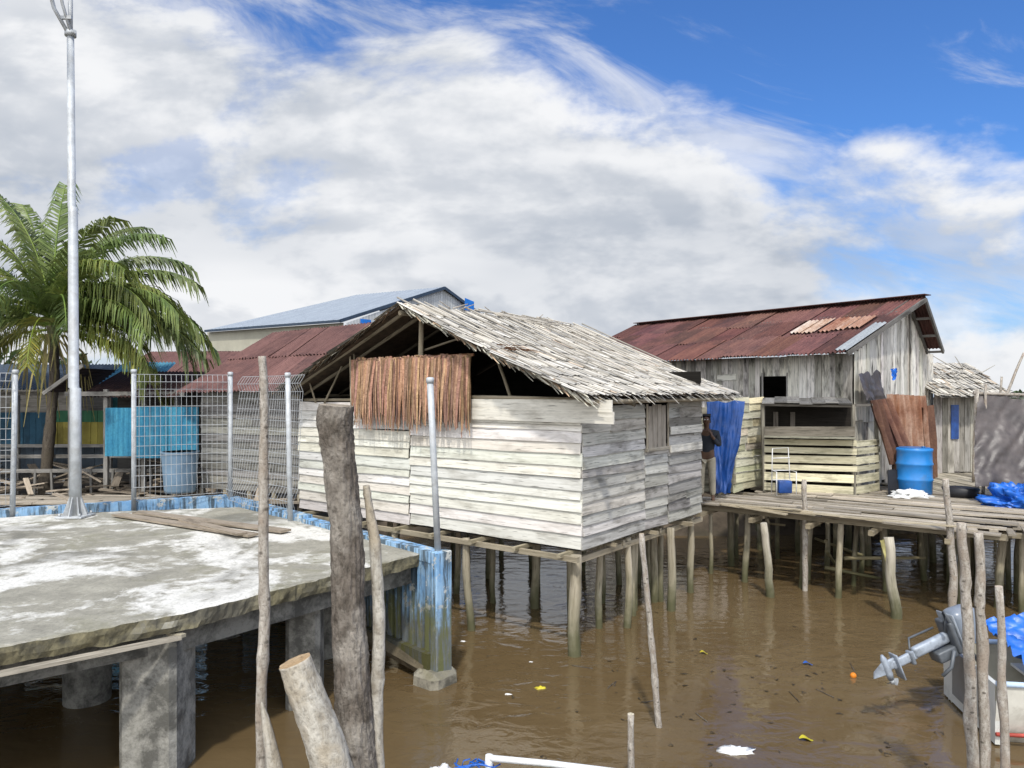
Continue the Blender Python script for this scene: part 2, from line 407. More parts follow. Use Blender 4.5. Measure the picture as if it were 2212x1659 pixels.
# ================================================================ HOUSE A (thatched)
CA=V((.93,10.07,0)); DL=V((-.793,.609,0)); UA=V((.609,.793,0)); ZF=1.42
def A(s,t,z): return CA+DL*s+UA*t+V((0,0,z))
hA=empty('thatched_stilt_house',A(3,2,0),label="weathered whitewashed plank house with palm thatch roof on stilts",category="house")
def siding(m,P,s0,s1,z0,z1,h,outn,light=(.85,1.1),jit=.012,brk=0,zs=0,warm=.03):
    z=z0; outn=V(outn)
    while z<z1-.02:
        hh=min(h*U(.85,1.15),z1-z)
        segs=[(s0,s1)]
        if R()<brk:
            q=U(s0+(s1-s0)*.25,s0+(s1-s0)*.75); segs=[(s0,q-.004),(q+.004,s1)]
        for a,b in segs:
            a+=U(-jit,jit)*1.5; b+=U(-jit,jit)*1.5; za=z+U(-jit,jit); zb=z+U(-jit,jit)
            k=U(*light); col=(k*U(1-warm,1+warm),k,k*U(1-warm*2,1+warm))
            p=P(a,za);q=P(b,zb); d=(q-p)
            n=7; ph=U(0,50)
            base=len(m.v)
            ru=U(0,50); L=d.length; rv=U(0,50)
            for i in range(n+1):
                t=i/n; c=p+d*t; wv=.013*noise.noise(V((t*L*1.2,ph,0))); w2=.009*noise.noise(V((t*L*1.7,ph,5)))
                c=c+V((0,0,wv))
                m.v+=[c+outn*.038, c+outn*.010, c+outn*(.014)+V((0,0,hh+.012+w2)), c+outn*.002+V((0,0,hh+.012+w2))]
            for i in range(n):
                q0=base+i*4; q1=q0+4; u0=ru+L*i/n; u1=ru+L*(i+1)/n
                m.face([q0,q1,q1+2,q0+2],[(u0,rv),(u1,rv),(u1,rv+hh),(u0,rv+hh)],col)
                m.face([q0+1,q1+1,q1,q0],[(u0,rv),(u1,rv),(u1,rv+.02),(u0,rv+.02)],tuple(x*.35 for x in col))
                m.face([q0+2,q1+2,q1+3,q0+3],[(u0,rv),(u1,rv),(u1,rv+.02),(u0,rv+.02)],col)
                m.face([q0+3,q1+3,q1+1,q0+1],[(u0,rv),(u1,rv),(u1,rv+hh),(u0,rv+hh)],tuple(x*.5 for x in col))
            for q0 in (base,base+4*n): m.face([q0,q0+1,q0+3,q0+2],[(0,0),(.02,0),(.02,.1),(0,.1)],col)
        z+=hh
nf=-UA; nr=-DL
m=MB()
Pf=lambda s,z:A(s,0,z)
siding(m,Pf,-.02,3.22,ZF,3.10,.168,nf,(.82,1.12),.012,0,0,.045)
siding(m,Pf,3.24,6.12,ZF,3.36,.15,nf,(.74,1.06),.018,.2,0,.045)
for (z,s0,s1,o) in ((3.10,-.02,3.2,.0),(3.13,-.55,2.6,.025),(3.285,-.52,2.9,.02)):
    k=U(.85,1.0); m.box(A(s0,-o-.03,z+.0),DL*(s1-s0)+V((0,0,U(-.01,.02))),-UA*.022,V((0,0,.16)),(k,k*.99,k*.95))
make(m,'wall',WHITEW,hA,label="whitewashed lap board gable wall")
m=MB()
Pr=lambda t,z:A(0,t,z)
siding(m,Pr,0.0,1.80,ZF,2.5,.165,nr,(.7,1.25),.014,.1)
siding(m,Pr,0.0,1.80,2.5,3.34,.165,nr,(1.05,1.4),.014,.1)
siding(m,Pr,1.80,2.60,ZF,2.70,.165,nr,(.65,1.2),.014)
siding(m,Pr,2.62,3.95,ZF,3.40,.15,nr,(.45,1.0),.02,.3)
for z in (2.55,2.85): m.box(A(-.04,2.65,z),UA*1.25,-DL*.02,V((0,0,.13)),(1.4,1.4,1.35))
make(m,'wall',GREYW,hA,label="grey weathered side wall")
m=MB()
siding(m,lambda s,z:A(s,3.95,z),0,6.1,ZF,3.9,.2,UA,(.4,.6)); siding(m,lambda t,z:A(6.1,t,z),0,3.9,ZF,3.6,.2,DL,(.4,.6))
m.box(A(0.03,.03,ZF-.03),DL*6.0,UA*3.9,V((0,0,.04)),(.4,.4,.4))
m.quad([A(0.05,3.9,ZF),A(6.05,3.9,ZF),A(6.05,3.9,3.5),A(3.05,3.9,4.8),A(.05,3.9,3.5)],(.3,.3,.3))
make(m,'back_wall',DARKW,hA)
m=MB()
w=empty('window',A(0,1.84,2.68),); w.parent=hA; w.location=A(0,1.84,2.68)-WL[hA.name]; WL[w.name]=A(0,1.84,2.68)
for i in range(4):
    k=U(.7,1.1); m.vbox(A(-.02-.004*i,1.90+i*.145,2.66+U(-.02,.02)),UA*.138,-DL*.02,V((0,0,.68+U(-.02,.03))),(k,k*.92,k*.82))
make(m,'shutter',GREYW,w)
m=MB(); m.bar(A(-.045,1.84,2.62),A(-.045,1.84,3.36),.05,.03,(.95,.88,.76),up=(1,0,0)); m.bar(A(-.045,2.56,2.62),A(-.045,2.56,3.36),.05,.03,(.95,.88,.76),up=(1,0,0)); m.bar(A(-.05,1.80,2.65),A(-.05,2.6,2.65),.04,.05,(.85,.8,.7))
make(m,'frame',GREYW,w)

ZR=4.93; SR=3.05
def roofpt(side,d,t):
    sag=V((0,0,-.045*math.sin(math.pi*min(1,max(0,d)))))
    if side>0: return A(SR+(-.34-SR)*d,t,ZR+(3.50-ZR)*d)+sag
    return A(SR+(6.28-SR)*d,t,ZR+(3.56-ZR)*d)+sag
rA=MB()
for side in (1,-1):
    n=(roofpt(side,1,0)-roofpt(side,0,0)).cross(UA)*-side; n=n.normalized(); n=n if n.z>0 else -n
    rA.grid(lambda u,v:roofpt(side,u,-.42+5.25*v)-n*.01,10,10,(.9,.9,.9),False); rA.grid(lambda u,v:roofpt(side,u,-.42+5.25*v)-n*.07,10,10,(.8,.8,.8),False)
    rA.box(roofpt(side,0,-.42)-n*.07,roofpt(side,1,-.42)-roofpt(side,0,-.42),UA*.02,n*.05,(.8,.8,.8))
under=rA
def thatch(m,pt,rows,per,t0,t1,rowlen,wd=.055,lift=.035,skw=.04,warm=1):
    for i in range(rows):
        d0=i/rows; rowk=U(.85,1.1)
        for j in range(per):
            t=t0+(t1-t0)*(j+U(-.5,.5))/per+U(-.02,.02)
            skew=U(-skw,skw)+.04*noise.noise(V((t*2,i,0)))
            dd=d0+U(-.01,.01); L=rowlen*U(.85,1.12)
            p=pt(dd,t); dn=(pt(1,t)-pt(0,t)); slopeL=dn.length; dn=dn/slopeL
            al=(pt(0,t+1)-pt(0,t)).normalized(); n=al.cross(dn); n=n if n.z>0 else -n
            end=min(dd+L/slopeL,1+U(-.012,.02))
            L=(end-dd)*slopeL
            if L<.1: continue
            h0=U(.0,.006); h1=lift*U(.6,1.4)
            dr=(dn+al*skew).normalized(); w=wd*U(.6,1.3)
            a=p+n*h0; b=p+dr*L+n*h1; b=b+(pt(end,t)-(p+dn*L)); s_=al*w/2
            k=U(.5,1.2)*rowk; wr=U(0,.08)*warm; col=(k*(1+wr*.5),k,k*(1-wr)) if R()<.94 else (k*.95,k*.8,k*.66)
            ru=U(0,50);rv=U(0,9)
            m.quad([a-s_,a+n*.009,b+n*.009,b-s_*.95],col,[(ru,rv),(ru,rv+w),(ru+L,rv+w),(ru+L,rv)])
            m.quad([a+n*.009,a+s_,b+s_*.95,b+n*.009],col,[(ru,rv),(ru,rv+w),(ru+L,rv+w),(ru+L,rv)])
m=MB()
pt=lambda d,t:roofpt(1,d,t)
thatch(m,pt,11,130,-.45,4.95,.62,.062,.03)
pt2=lambda d,t:roofpt(-1,d,t)
thatch(m,pt2,9,60,-.45,4.95,.7,.08)
roof=make(m,'roof',THATCH,hA,label="silvery grey dry palm thatch roof")
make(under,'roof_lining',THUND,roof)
m=MB()
tt=-.38
while tt<4.9:
    a=roofpt(1,U(-.04,.06),tt)+V((0,0,.06)); b=roofpt(1,U(.55,1.0),tt+U(-.08,.08))+V((0,0,.06))
    k=U(.6,1.05); m.stick(a,b,U(.012,.02),U(.01,.015),6,(k,k*.97,k*.92),.008,.2); tt+=U(.15,.42)
for i in range(8):
    t=U(-.3,3.4); d=U(.0,.08); a=roofpt(1,d,t)+V((0,0,.08)); b=roofpt(1,d+U(.02,.12),t+U(.7,1.6))+V((0,0,U(.07,.10)))
    k=U(.6,1.1); m.stick(a,b,.016,.010,6,(k,k*.96,k*.9),.03,.2)
for i in range(7):
    t=U(.0,4.0); p=roofpt(1,.02,t)+V((0,0,.05)); q=p+UA*U(.2,.6)*random.choice((-1,1))+V((0,0,U(.04,.12)))
    m.stick(p,q,.012,.008,5,(.8,.75,.7),.03,.2)
make(m,'roof_pole',THATCH,roof,label="loose grey sticks weighing down the thatch",kind="stuff")
m=MB()
for side in (1,-1):
    for i in range(170):
        d=U(0,1); p=roofpt(side,d,-.42+U(-.03,.03))+V((0,0,U(-.03,.03))); dn=(roofpt(side,1,0)-roofpt(side,0,0)).normalized()
        L=U(.12,.32); q=p+dn*L*U(.5,1)+V((0,0,-L*U(.1,.35)))-UA*U(-.02,.06); w=UA*U(.01,.025)+V((0,0,.012))
        k=U(.5,1.1); m.quad([p-w,p+w,q+w*.3,q-w*.3],(k,k*.75,k*.55) if R()<.3 else (k,k,k*.9))
for i in range(110):
    t=U(-.4,4.95); p=roofpt(1,U(.95,1.0),t)+V((0,0,U(-.03,.02))); dn=(roofpt(1,1,0)-roofpt(1,0,0)).normalized()
    L=U(.08,.2); q=p+dn*L+V((0,0,-L*U(0,.5)))+UA*U(-.04,.04); w=UA*U(.012,.03); k=U(.6,1.15)
    m.quad([p-w,p+w,q+w*.3,q-w*.3],(k,k*.97,k*.9))
make(m,'thatch_fringe',THATCH,roof,kind="stuff")
m=MB()
for i in range(9):
    t=U(-.2,.0); p=roofpt(1,U(.50,.56),t)+V((0,0,.07)); q=p+UA*U(.4,.8)+V((0,0,U(-.01,.02)))-DL*U(-.02,.1); w=V((0,0,.008))-DL*.012
    m.quad([p-w,p+w,q+w*.3,q-w*.3],U(.6,1.2))
make(m,'dry_leaf_patch',LEAFB,roof,kind="stuff")
m=MB()
def st(a,b,r,k=1): m.stick(a,b,r,r*.85,8,(k,k*.93,k*.82),.01,.1)
for side in (1,-1):
    st(roofpt(side,0,-.28)-V((0,0,.11)),roofpt(side,1.0,-.28)-V((0,0,.11)),.035,.6)
    st(roofpt(side,0,.1)-V((0,0,.13)),roofpt(side,1.0,.1)-V((0,0,.13)),.035,.6)
    st(roofpt(side,.0,.9)-V((0,0,.14)),roofpt(side,1.0,.9)-V((0,0,.14)),.03,.3)
st(A(2.98,-.02,3.4),A(2.98,-.02,4.8),.045,.9)
st(A(6.0,.02,3.40),A(3.1,.02,3.42),.03,.7); st(A(2.0,-.02,3.47),A(-.35,-.02,3.44),.035,.8)
st(A(4.62,-.05,3.3),A(4.6,-.1,4.2),.022,1.0); st(A(4.52,-.07,3.3),A(4.5,-.1,4.2),.018,.8)
st(A(5.35,-.05,3.35),A(4.9,-.03,4.0),.02,.6); st(A(5.6,-.05,3.35),A(5.75,-.1,3.8),.018,.7)
st(A(3.0,.03,3.9),A(4.6,.03,4.1),.025,.6); st(A(1.2,.03,3.42),A(1.5,.03,4.1),.025,.6); st(A(3.05,.05,4.2),A(2.1,.05,4.4),.02,.5)
st(A(6.2,-.3,3.48),A(5.9,3.9,3.48),.03,.6); st(A(-.3,-.35,3.42),A(-.3,4.7,3.42),.035,.7); st(A(3.05,-.42,4.78),A(3.05,4.8,4.78),.04,.5)
for t in (.0,3.9): st(A(.06,t+.05,ZF),A(.06,t+.05,3.5),.05,.5)
make(m,'gable_frame',POSTW,hA)
def stilt(p,r,parent,mat=POSTW,name='stilt',seg=10,k=1,bot=-.6,**kw):
    mm=MB(); x,y,zt,dx,dy=p
    mm.stick((x,y,bot),(x+dx,y+dy,zt),r*1.08,r*.92,seg,(k,k*.97,k*.9),.025,.16,12,3)
    return make(mm,name,mat,parent,**kw)
SA=[(.81,10.0,1.35,.05,.05,.085),(-.59,11.08,1.36,-.1,.1,.06),(1.74,11.24,1.36,0,0,.055),(2.42,12.6,1.36,-.03,0,.06),(2.58,12.07,1.34,.0,.05,.07),
 (3.14,13.17,1.34,.03,0,.06),(.39,12.2,1.34,0,.1,.07),(-1.9,12.1,1.34,0,0,.06),(-3.0,13.0,1.34,0,0,.06),(-3.8,13.7,1.34,0,0,.06)]
for s in (.6,1.2,2.4,3.6,4.8,5.9):
    for t in (1.2,2.4,3.5,3.9): 
        q=A(s+U(-.25,.25),t+U(-.2,.2),0); SA.append((q.x,q.y,1.34,U(-.08,.08),U(-.05,.05),U(.04,.065)))
for t in (2.0,3.0):
    q=A(.3,t,0); SA.append((q.x,q.y,1.34,0,0,.05))
for s in SA: stilt(s[:5],s[5],hA,k=U(.65,1.15))
m=MB()
for (a,b) in ((A(6.1,-.12,1.30),A(-.1,-.22,1.33)),(A(6.1,1.2,1.32),A(0,1.2,1.32)),(A(6.1,2.4,1.32),A(0,2.4,1.32)),(A(6.1,3.6,1.32),A(0,3.6,1.32))):
    m.bar(a,b,.06,.07,(.8,.76,.68))
for s in (.15,.9,1.7,2.5,3.3,4.1,4.9,5.7): m.bar(A(s,-.32,1.365),A(s,3.9,1.365),.06,.05,(.75,.72,.62))
m.bar(A(.05,-.1,1.27),A(.05,4.1,1.27),.06,.08,(.8,.75,.66)); m.bar(A(-.1,.8,1.36),A(3,.8,1.36),.05,.05,(.8,.75,.66)); m.bar(A(-.15,2,1.36),A(3,2,1.36),.05,.05,(.8,.75,.66)); m.bar(A(-.2,3.2,1.33),A(3,3.2,1.33),.07,.06,(.8,.75,.66))
make(m,'floor_joist',POSTW,hA)

# palm leaf curtain
m=MB()
m.bar(A(1.78,-.14,4.10),A(4.48,-.12,4.08),.03,.04,(.7,.6,.5))
for lay in range(3):
    for i in range(88):
        s=1.84+2.6*(i+U(-.5,.5))/88; zt=4.12-.02*lay+U(-.03,.015); L=(1.13+.06*math.sin(i*.35+lay)+U(-.2,.06))*(1-.02*lay)
        o=-.15-.03*lay+.0; p=A(s,o,zt); q=A(s+U(-.07,.07),o-U(-.03,.07),zt-L); mid=(p+q)/2-UA*U(0,.04)+DL*U(-.02,.02)
        w=DL*U(.016,.032); k=U(.45,1.55); col=(k,k*U(.88,1.1),k*U(.85,1.15)); f=-UA*.012
        m.quad([p-w,p+f,mid+f,mid-w],col); m.quad([p+f,p+w,mid+w,mid+f],col); m.quad([mid-w,mid+f,q+f*.2,q-w*.3],col); m.quad([mid+f,mid+w,q+w*.3,q+f*.2],col)
make(m,'palm_leaf_screen',LEAFB,label="reddish brown dried palm leaf screen hanging over gable opening",category="leaf screen")

# ================================================================ CONCRETE PLATFORM
plat=empty('concrete_platform',(-4,8.5,0),label="weathered concrete jetty platform with stained slab on columns",category="platform")
poly=[(-9.5,1.4),(-6.2,4.1),(-4.06,5.91),(-2.99,6.80),(-2.07,8.04),(-1.15,9.28),(-1.22,9.45),(-4.75,13.0),(-7.4,12.35),(-10.5,10.6),(-12,8)]
ZD=1.54; TH=.165
def subdiv(poly,n):
    out=[]
    for i in range(len(poly)):
        a=V(poly[i]+(0,));b=V(poly[(i+1)%len(poly)]+(0,)); k=max(1,int((b-a).length/n))
        for j in range(k): out.append(a.lerp(b,j/k))
    return out
pp=subdiv(poly,.04); cen=V((-5.2,8.2,0))
m=MB(); nring=len(pp)
def jit(p,z,a): 
    d=(p-cen).normalized(); return p+d*(a*noise.noise(V((p.x*4,p.y*4,z*9)))+a*.9*noise.noise(V((p.x*13,p.y*13,z*9))))+V((0,0,z))
rings=[[jit(p,ZD,.03)-(p-cen).normalized()*.02 for p in pp],[jit(p,ZD-.012+.01*noise.noise(p*9),.03) for p in pp],[jit(p,ZD-.06,.035) for p in pp],[jit(p,ZD-.11,.035) for p in pp],[jit(p,ZD-TH+.02*noise.noise(p*6),.03)-(p-cen).normalized()*.015 for p in pp]]
for r in rings: m.v+=r
nr_=len(rings)
for k in range(nr_-1):
    for i in range(nring):
        j=(i+1)%nring
        m.face([(k+1)*nring+i,(k+1)*nring+j,k*nring+j,k*nring+i],[(0,0)]*4,(1,1,1),False)
m.face(list(range(nring)),[(p.x,p.y) for p in rings[0]],(1,1,1)); m.face([(nr_-1)*nring+i for i in range(nring)][::-1],[(0,0)]*nring,(.5,.5,.5))
slab=make(m,'slab',DECKC,plat)
m=MB()
def inset(i,j,off,z0,h,w=.22,k=.8):
    a=V(poly[i]+(0,));b=V(poly[j]+(0,)); d=(b-a).normalized(); n=V((-d.y,d.x,0)); 
    if n.dot(cen-a)<0:n=-n
    m.box(a+n*off+V((0,0,z0)),b-a,n*w,V((0,0,h)),(k,k,k))
inset(0,2,.16,ZD-TH-.21,.21,.2,.6); inset(2,3,.17,ZD-TH-.22,.22,.2,.6); inset(3,5,.15,ZD-TH-.23,.23,.2,.6)
m.box((-3.6,6.95,1.1),(-5,3.9,0),(.2,.25,0),(0,0,.265),(.6,.6,.6)); m.box((-2.4,8.7,1.1),(-4.3,3.1,0),(.2,.25,0),(0,0,.265),(.6,.6,.6))
make(m,'edge_beam',COLC,plat)
m=MB(); m.bar((-6.3,3.97,ZD-.21),(-3.0,6.74,ZD-.205),.08,.03,(.9,.85,.75)); m.bar((-2.98,6.76,ZD-.20),(-3.6,7.0,ZD-.20),.06,.03,(.8,.75,.6)); make(m,'formwork_board',GREYW,plat)
def column(x,y,r,n=18,top=1.36,sq=False,k=1,rot=.6):
    mm=MB()
    if sq: mm.rbox((0,0,(top-.8)/2),(r*2,r*2,top+.8),min(.05,r*.3),Matrix.Translation((x,y,0))@Matrix.Rotation(rot,4,'Z'),(k,k,k),1,1,False)
    else: mm.tube([(x,y,-.8+ (top+.8)*i/12) for i in range(13)],[r]*13,n,(k,k,k),.03)
    make(mm,'column',COLC,plat)
column(-3.33,7.02,.26,sq=True,rot=.02); column(-2.36,8.5,.19,4,sq=True,k=.75,rot=.1); column(-4.9,8.6,.25,k=.8); column(-6.6,6.6,.28,k=.8); column(-4.2,10.9,.25,k=.8); column(-6.5,9.5,.25,k=.8); column(-2.5,10.1,.2,4,sq=True,k=.8)

# blue parapet wall
WD=V((-.685,.728,0)); WN=V((-.728,-.685,0)); W0=V((-.85,9.1,0))
wall=empty('blue_parapet_wall',W0,label="peeling blue painted ribbed concrete parapet wall over water",category="wall")
def Wp(t,n,z): return W0+WD*t+WN*n+V((0,0,z))
m=MB(); m.box(Wp(.06,-.08,1.46),WD*6.2,WN*.19,V((0,0,.135))); m.box(Wp(.06,-.08,.36),WD*6.2,WN*.08,V((0,0,1.10)),(.85,.85,.85))
m.box(Wp(.06,-.08,.18),WD*6.2,WN*.26,V((0,0,.19)),(.6,.55,.45))
i=.13
while i<2.6:
    m.box(Wp(i,0,.37),WD*.085,WN*.10,V((0,0,1.09)),(1,1,1)); i+=.165
make(m,'ribbed_panel',BLUEP,wall)
m=MB(); m.rbox((0,0,0),(.13,.24,1.55),.012,Matrix.Translation(Wp(.0,.02,.84))@Matrix.Rotation(math.atan2(.728,-.685),4,'Z'),(1.0,1.0,1.0),1,1,False)
make(m,'end_pillar',BLUEP,wall)
m=MB(); m.rbox((0,0,-.12),(.50,.46,.60),.07,Matrix.Translation(Wp(.08,.05,0))@Matrix.Rotation(.9,4,'Z'),(.9,.85,.75),1,.9,False); make(m,'footing',COLC,wall)
m=MB(); m.tube([Wp(.15,.10,.16),Wp(1.0,.14,.24),Wp(3,.14,.34)],[.11,.12,.12],6,(.45,.38,.28),.2,smooth=False); make(m,'bottom_beam',COLC,wall)
m=MB(); far=V((-5.2,13.6,0)); d2=V((-.87,-.47,0)).normalized()
m.box(far+V((0,0,1.2)),d2*6.5,V((-.47,.87,0)).normalized()*.15,V((0,0,.46))); 
m.box(far+V((0,0,1.3)),WD*-1.0*2.9,WN*-.15,V((0,0,.34)))
wf=make(m,'low_wall',BLUEP,wall)

# fence
fence=empty('wire_mesh_fence',(-5,12.5,1.6),label="galvanised wire mesh fence with round posts and bent panels",category="fence")
FP=[(-.90,9.1,3.72,-.1),(-3.45,11.6,3.84,-.04),(-5.12,13.55,3.9,0),(-6.52,12.85,3.93,0),(-8.08,12.05,3.9,.05)]
for x,y,z,dx in FP:
    mm=MB(); mm.tube([(x,y,1.5),(x+dx*.5,y,2.6),(x+dx,y,z-.05)],.04,12); mm.tube([(x+dx,y,z-.06),(x+dx,y,z),(x+dx,y,z+.01)],[.048,.048,.03],12); make(mm,'fence_post',GALV,fence)
def panel(p0,p1,z0,z1,n=24,lean=(0,0),skew=0):
    mm=MB(); p0=V(p0);p1=V(p1);d=(p1-p0);nn=V((d.y,-d.x,0)).normalized(); nn=nn if nn.y<0 else -nn
    prof=[(0,0),(.07,.09),(0,.18),(0,.2),(0,.5),(0,.82),(0,.88),(.07,.94),(0,1)]
    H=z1-z0
    def P(u,q):
        o,v=q; return p0+d*u+nn*(o+lean[0]+(lean[1])*v+.05*math.sin(u*5+v*3))+V((0,0,z0+H*v))+V((0,0,skew*u))
    for i in range(n+1):
        u=i/n; pts=[P(u,q) for q in prof]; mm.tube(pts,.004,4,smooth=False,cap=False)
    for v in (0,.09,.18,.26,.34,.42,.5,.58,.66,.74,.82,.88,.94,1):
        o=.07 if v in(.09,.94) else 0
        mm.tube([P(0,(o,v)),P(.25,(o,v)),P(.5,(o,v)),P(.75,(o,v)),P(1,(o,v))],.0045,4,smooth=False,cap=False)
    make(mm,'fence_panel',WIRE,fence)
panel((-6.50,12.80,0),(-5.16,13.5,0),1.72,3.85,18)
panel((-5.08,13.4,0),(-3.45,11.75,0),1.60,3.82,26,(.0,-.25),-.0)
panel((-8.05,12.0,0),(-9.6,11.2,0),1.72,3.85,22)

lp=empty('street_lamp',(-7.0,11.95,ZD),label="tall galvanised steel lamp post with gusseted base on slab",category="street lamp")
m=MB(); m.tube([(-7.0,11.95,ZD+.02),(-7.0,11.95,3.6),(-7.03,11.95,3.62),(-7.04,11.95,6.5),(-7.06,11.95,6.52),(-7.08,11.95,9.35)],[.088,.082,.078,.070,.06,.052],16); 
make(m,'pole',GALV,lp)
m=MB(); m.rbox((-7.0,11.95,ZD+.02),(.42,.42,.03),.005)
for a in range(8):
    an=a*math.pi/4; d=V((math.cos(an),math.sin(an),0)); q=V((-7,11.95,ZD+.035))
    s_=d.cross(V((0,0,1)))*.006; b=len(m.v); P=[q+d*.08,q+d*.19,q+d*.085+V((0,0,.30))]
    m.v+=[p-s_ for p in P]+[p+s_ for p in P]; m.face([b,b+1,b+2],[(0,0)]*3,(1,1,1)); m.face([b+5,b+4,b+3],[(0,0)]*3,(1,1,1)); m.face([b+1,b+4,b+5,b+2],[(0,0)]*4,(1,1,1))
for sx in(-.16,.16):
    for sy in(-.16,.16): m.tube([(-7+sx,11.95+sy,ZD+.03),(-7+sx,11.95+sy,ZD+.08)],.018,6)
make(m,'base_plate',GALV,lp)
m=MB(); m.tube([(-7.08,11.95,9.25),(-7.08,11.95,9.33)],.085,12); m.tube([(-7.08,11.95,9.35),(-7.08,11.95,9.9)],.035,10)
m.tube([(-7.1,11.9,9.3),(-7.25,11.8,9.62),(-7.3,11.7,10.0),(-7.3,11.5,10.15)],.03,8); m.tube([(-7.05,11.9,9.3),(-7.12,11.8,9.7),(-7.14,11.7,10.1)],.025,8)
m.bar((-7.2,11.85,9.5),(-7.0,11.85,9.5),.04,.05); m.tube([(-7.0,11.9,9.28),(-6.95,11.85,9.28)],.03,8)
make(m,'lamp_arm',GALV,lp)
m=MB(); m.rbox((-7.3,11.15,10.2),(.3,.7,.1),.04); make(m,'lamp_head',GALV,lp)

for i,(a,b,w) in enumerate((((-6.35,12.0,1.575),(-3.55,10.25,1.58),.2),((-6.15,12.25,1.575),(-3.2,10.55,1.58),.2),((-5.0,11.35,1.60),(-3.7,10.2,1.605),.16))):
    m=MB(); m.bar(a,b,w,.03,(.75,.7,.64)); make(m,'loose_plank',DECKW,label="weathered plank lying on concrete slab",category="plank",group="planks lying on the slab")

# ================================================================ FOREGROUND POLES
def fpole(pts,rads,mat,name,label,cat='pole',seg=14,rough=.12,nscale=5,capcol=None,sub=6,knots=0,wob=.55,ridge=0):
    m=MB(); P=[V(p) for p in pts]; path=[];rr=[]
    for i in range(len(P)-1):
        for j in range(sub):
            t=j/sub; path.append(P[i].lerp(P[i+1],t)); rr.append(rads[i]*(1-t)+rads[i+1]*t)
    path.append(P[-1]); rr.append(rads[-1])
    o=V((U(0,9),U(0,9),0))
    path=[p+V((noise.noise(V((0,0,p.z*2.5))+o),noise.noise(V((5,0,p.z*2.5))+o),0))*rads[0]*wob for p in path]
    for k in range(knots):
        c=random.randrange(1,len(rr)-1); rr[c]*=1.18
    m.tube(path,rr,seg,(1,1,1),rough,True,nscale,True,capcol,ridge)
    return make(m,name,mat,label=label,category=cat)
fpole([(-.64,3.2,-.6),(-.655,3.2,1.8),(-.675,3.2,2.1),(-.69,3.2,2.35),(-.705,3.2,2.65),(-.72,3.2,3.0),(-.74,3.2,3.25),(-.762,3.2,3.42),(-.757,3.2,3.5)],[.092,.088,.080,.072,.068,.066,.067,.074,.072],BARKD,'mooring_trunk',"thick cracked dark bark tree trunk post with sawn top",'trunk',90,.05,7,(1.8,1.7,1.5),36,0,.12,.12)
fpole([(-.62,3.05,-.6),(-.70,3.05,1.85),(-.78,3.05,2.12),(-.85,3.05,2.34),(-.885,3.05,2.46)],[.085,.083,.078,.070,.064],BARKL,'sawn_stump',"pale barked leaning log with sawn end",'log',40,.08,6,(.95,.74,.52),14,0,.3,.08)
fpole([(-1.07,3.2,-.6),(-1.075,3.2,1.9),(-1.07,3.2,2.8),(-1.065,3.2,3.4),(-1.075,3.2,3.71)],[.025,.024,.0215,.019,.0165],BARKM,'wooden_pole',"tall thin mottled grey pole standing upright",'pole',14,.14,14,(1.4,1.3,1.2),14,8)
fpole([(-.575,3.25,-.6),(-.58,3.25,1.95),(-.59,3.25,2.5),(-.60,3.25,2.9),(-.63,3.25,3.15)],[.03,.03,.028,.024,.014],BARKL,'wooden_pole',"short pale pole with broken pointed tip",'pole',14,.14,12,None,14,6)
fpole([(-.92,3.1,-.6),(-.96,3.1,1.9),(-1.02,3.1,2.2),(-1.035,3.1,2.27)],[.05,.04,.018,.004],BARKL,'split_stake',"split pale wooden stake",'stake',7,.2,12)
fpole([(-.90,3.0,-.6),(-.915,3.0,1.9),(-.93,3.0,2.02)],[.035,.028,.006],BARKL,'split_stake',"short split pale wooden stake",'stake',7,.2,12)
fpole([(1.58,7.9,-.8),(1.56,7.9,0),(1.47,7.9,1.0),(1.37,7.9,2.05)],[.034,.034,.032,.027],BARKM,'leaning_pole',"thin bare pole leaning out of brown water",'pole',10,.1,10,(1.4,1.3,1.1),8,3)
fpole([(1.05,6.6,-.8),(1.05,6.6,.1),(1.05,6.6,.70)],[.033,.03,.028],BARKM,'short_pole',"short cut pole just above the water",'pole',10,.12,10,(1.6,1.6,1.4))
fpole([(3.72,6.0,-.8),(3.70,6.0,.7),(3.66,6.0,1.8),(3.63,6.0,2.50)],[.046,.043,.039,.033],BARKM,'wooden_pole',"grey mottled mooring pole beside the boat",'pole',12,.15,8,(1.4,1.3,1.2),10,5)
fpole([(3.82,6.0,-.8),(3.80,6.0,.7),(3.77,6.0,1.8),(3.75,6.0,2.42)],[.042,.04,.037,.033],BARKM,'wooden_pole',"grey mottled mooring pole tied close to another",'pole',12,.15,8,(1.4,1.3,1.2),10,5)
fpole([(3.66,5.5,-.8),(3.64,5.5,.8),(3.60,5.5,2.12)],[.034,.032,.026],BARKM,'wooden_pole',"thin dark mooring pole beside the boat",'pole',10,.12,9,(1.4,1.3,1.2),8,3)
fpole([(6.88,11.6,-.8),(6.85,11.6,.7),(6.76,11.6,2.19)],[.06,.055,.045],BARKM,'wooden_pole',"upright knobbly pole rising past the boardwalk edge",'pole',12,.14,8,(1.4,1.3,1.2),10,5)
fpole([(5.23,13.3,-.8),(5.23,13.3,.8),(5.22,13.3,1.98)],[.05,.048,.04],BARKM,'wooden_pole',"upright pole standing beside the boardwalk",'pole',12,.12,8,(1.4,1.3,1.2),8,3)
fpole([(4.52,12.9,-.8),(4.47,12.9,.1),(4.36,12.9,1.28)],[.075,.07,.06],POSTW,'mossy_post',"short mossy leaning post in brown water",'post',12,.16,6)
fpole([(6.05,11.7,-.8),(6.02,11.7,.1),(5.96,11.8,1.25)],[.085,.08,.07],POSTW,'leaning_post',"stout leaning post under the boardwalk edge",'post',12,.16,6)

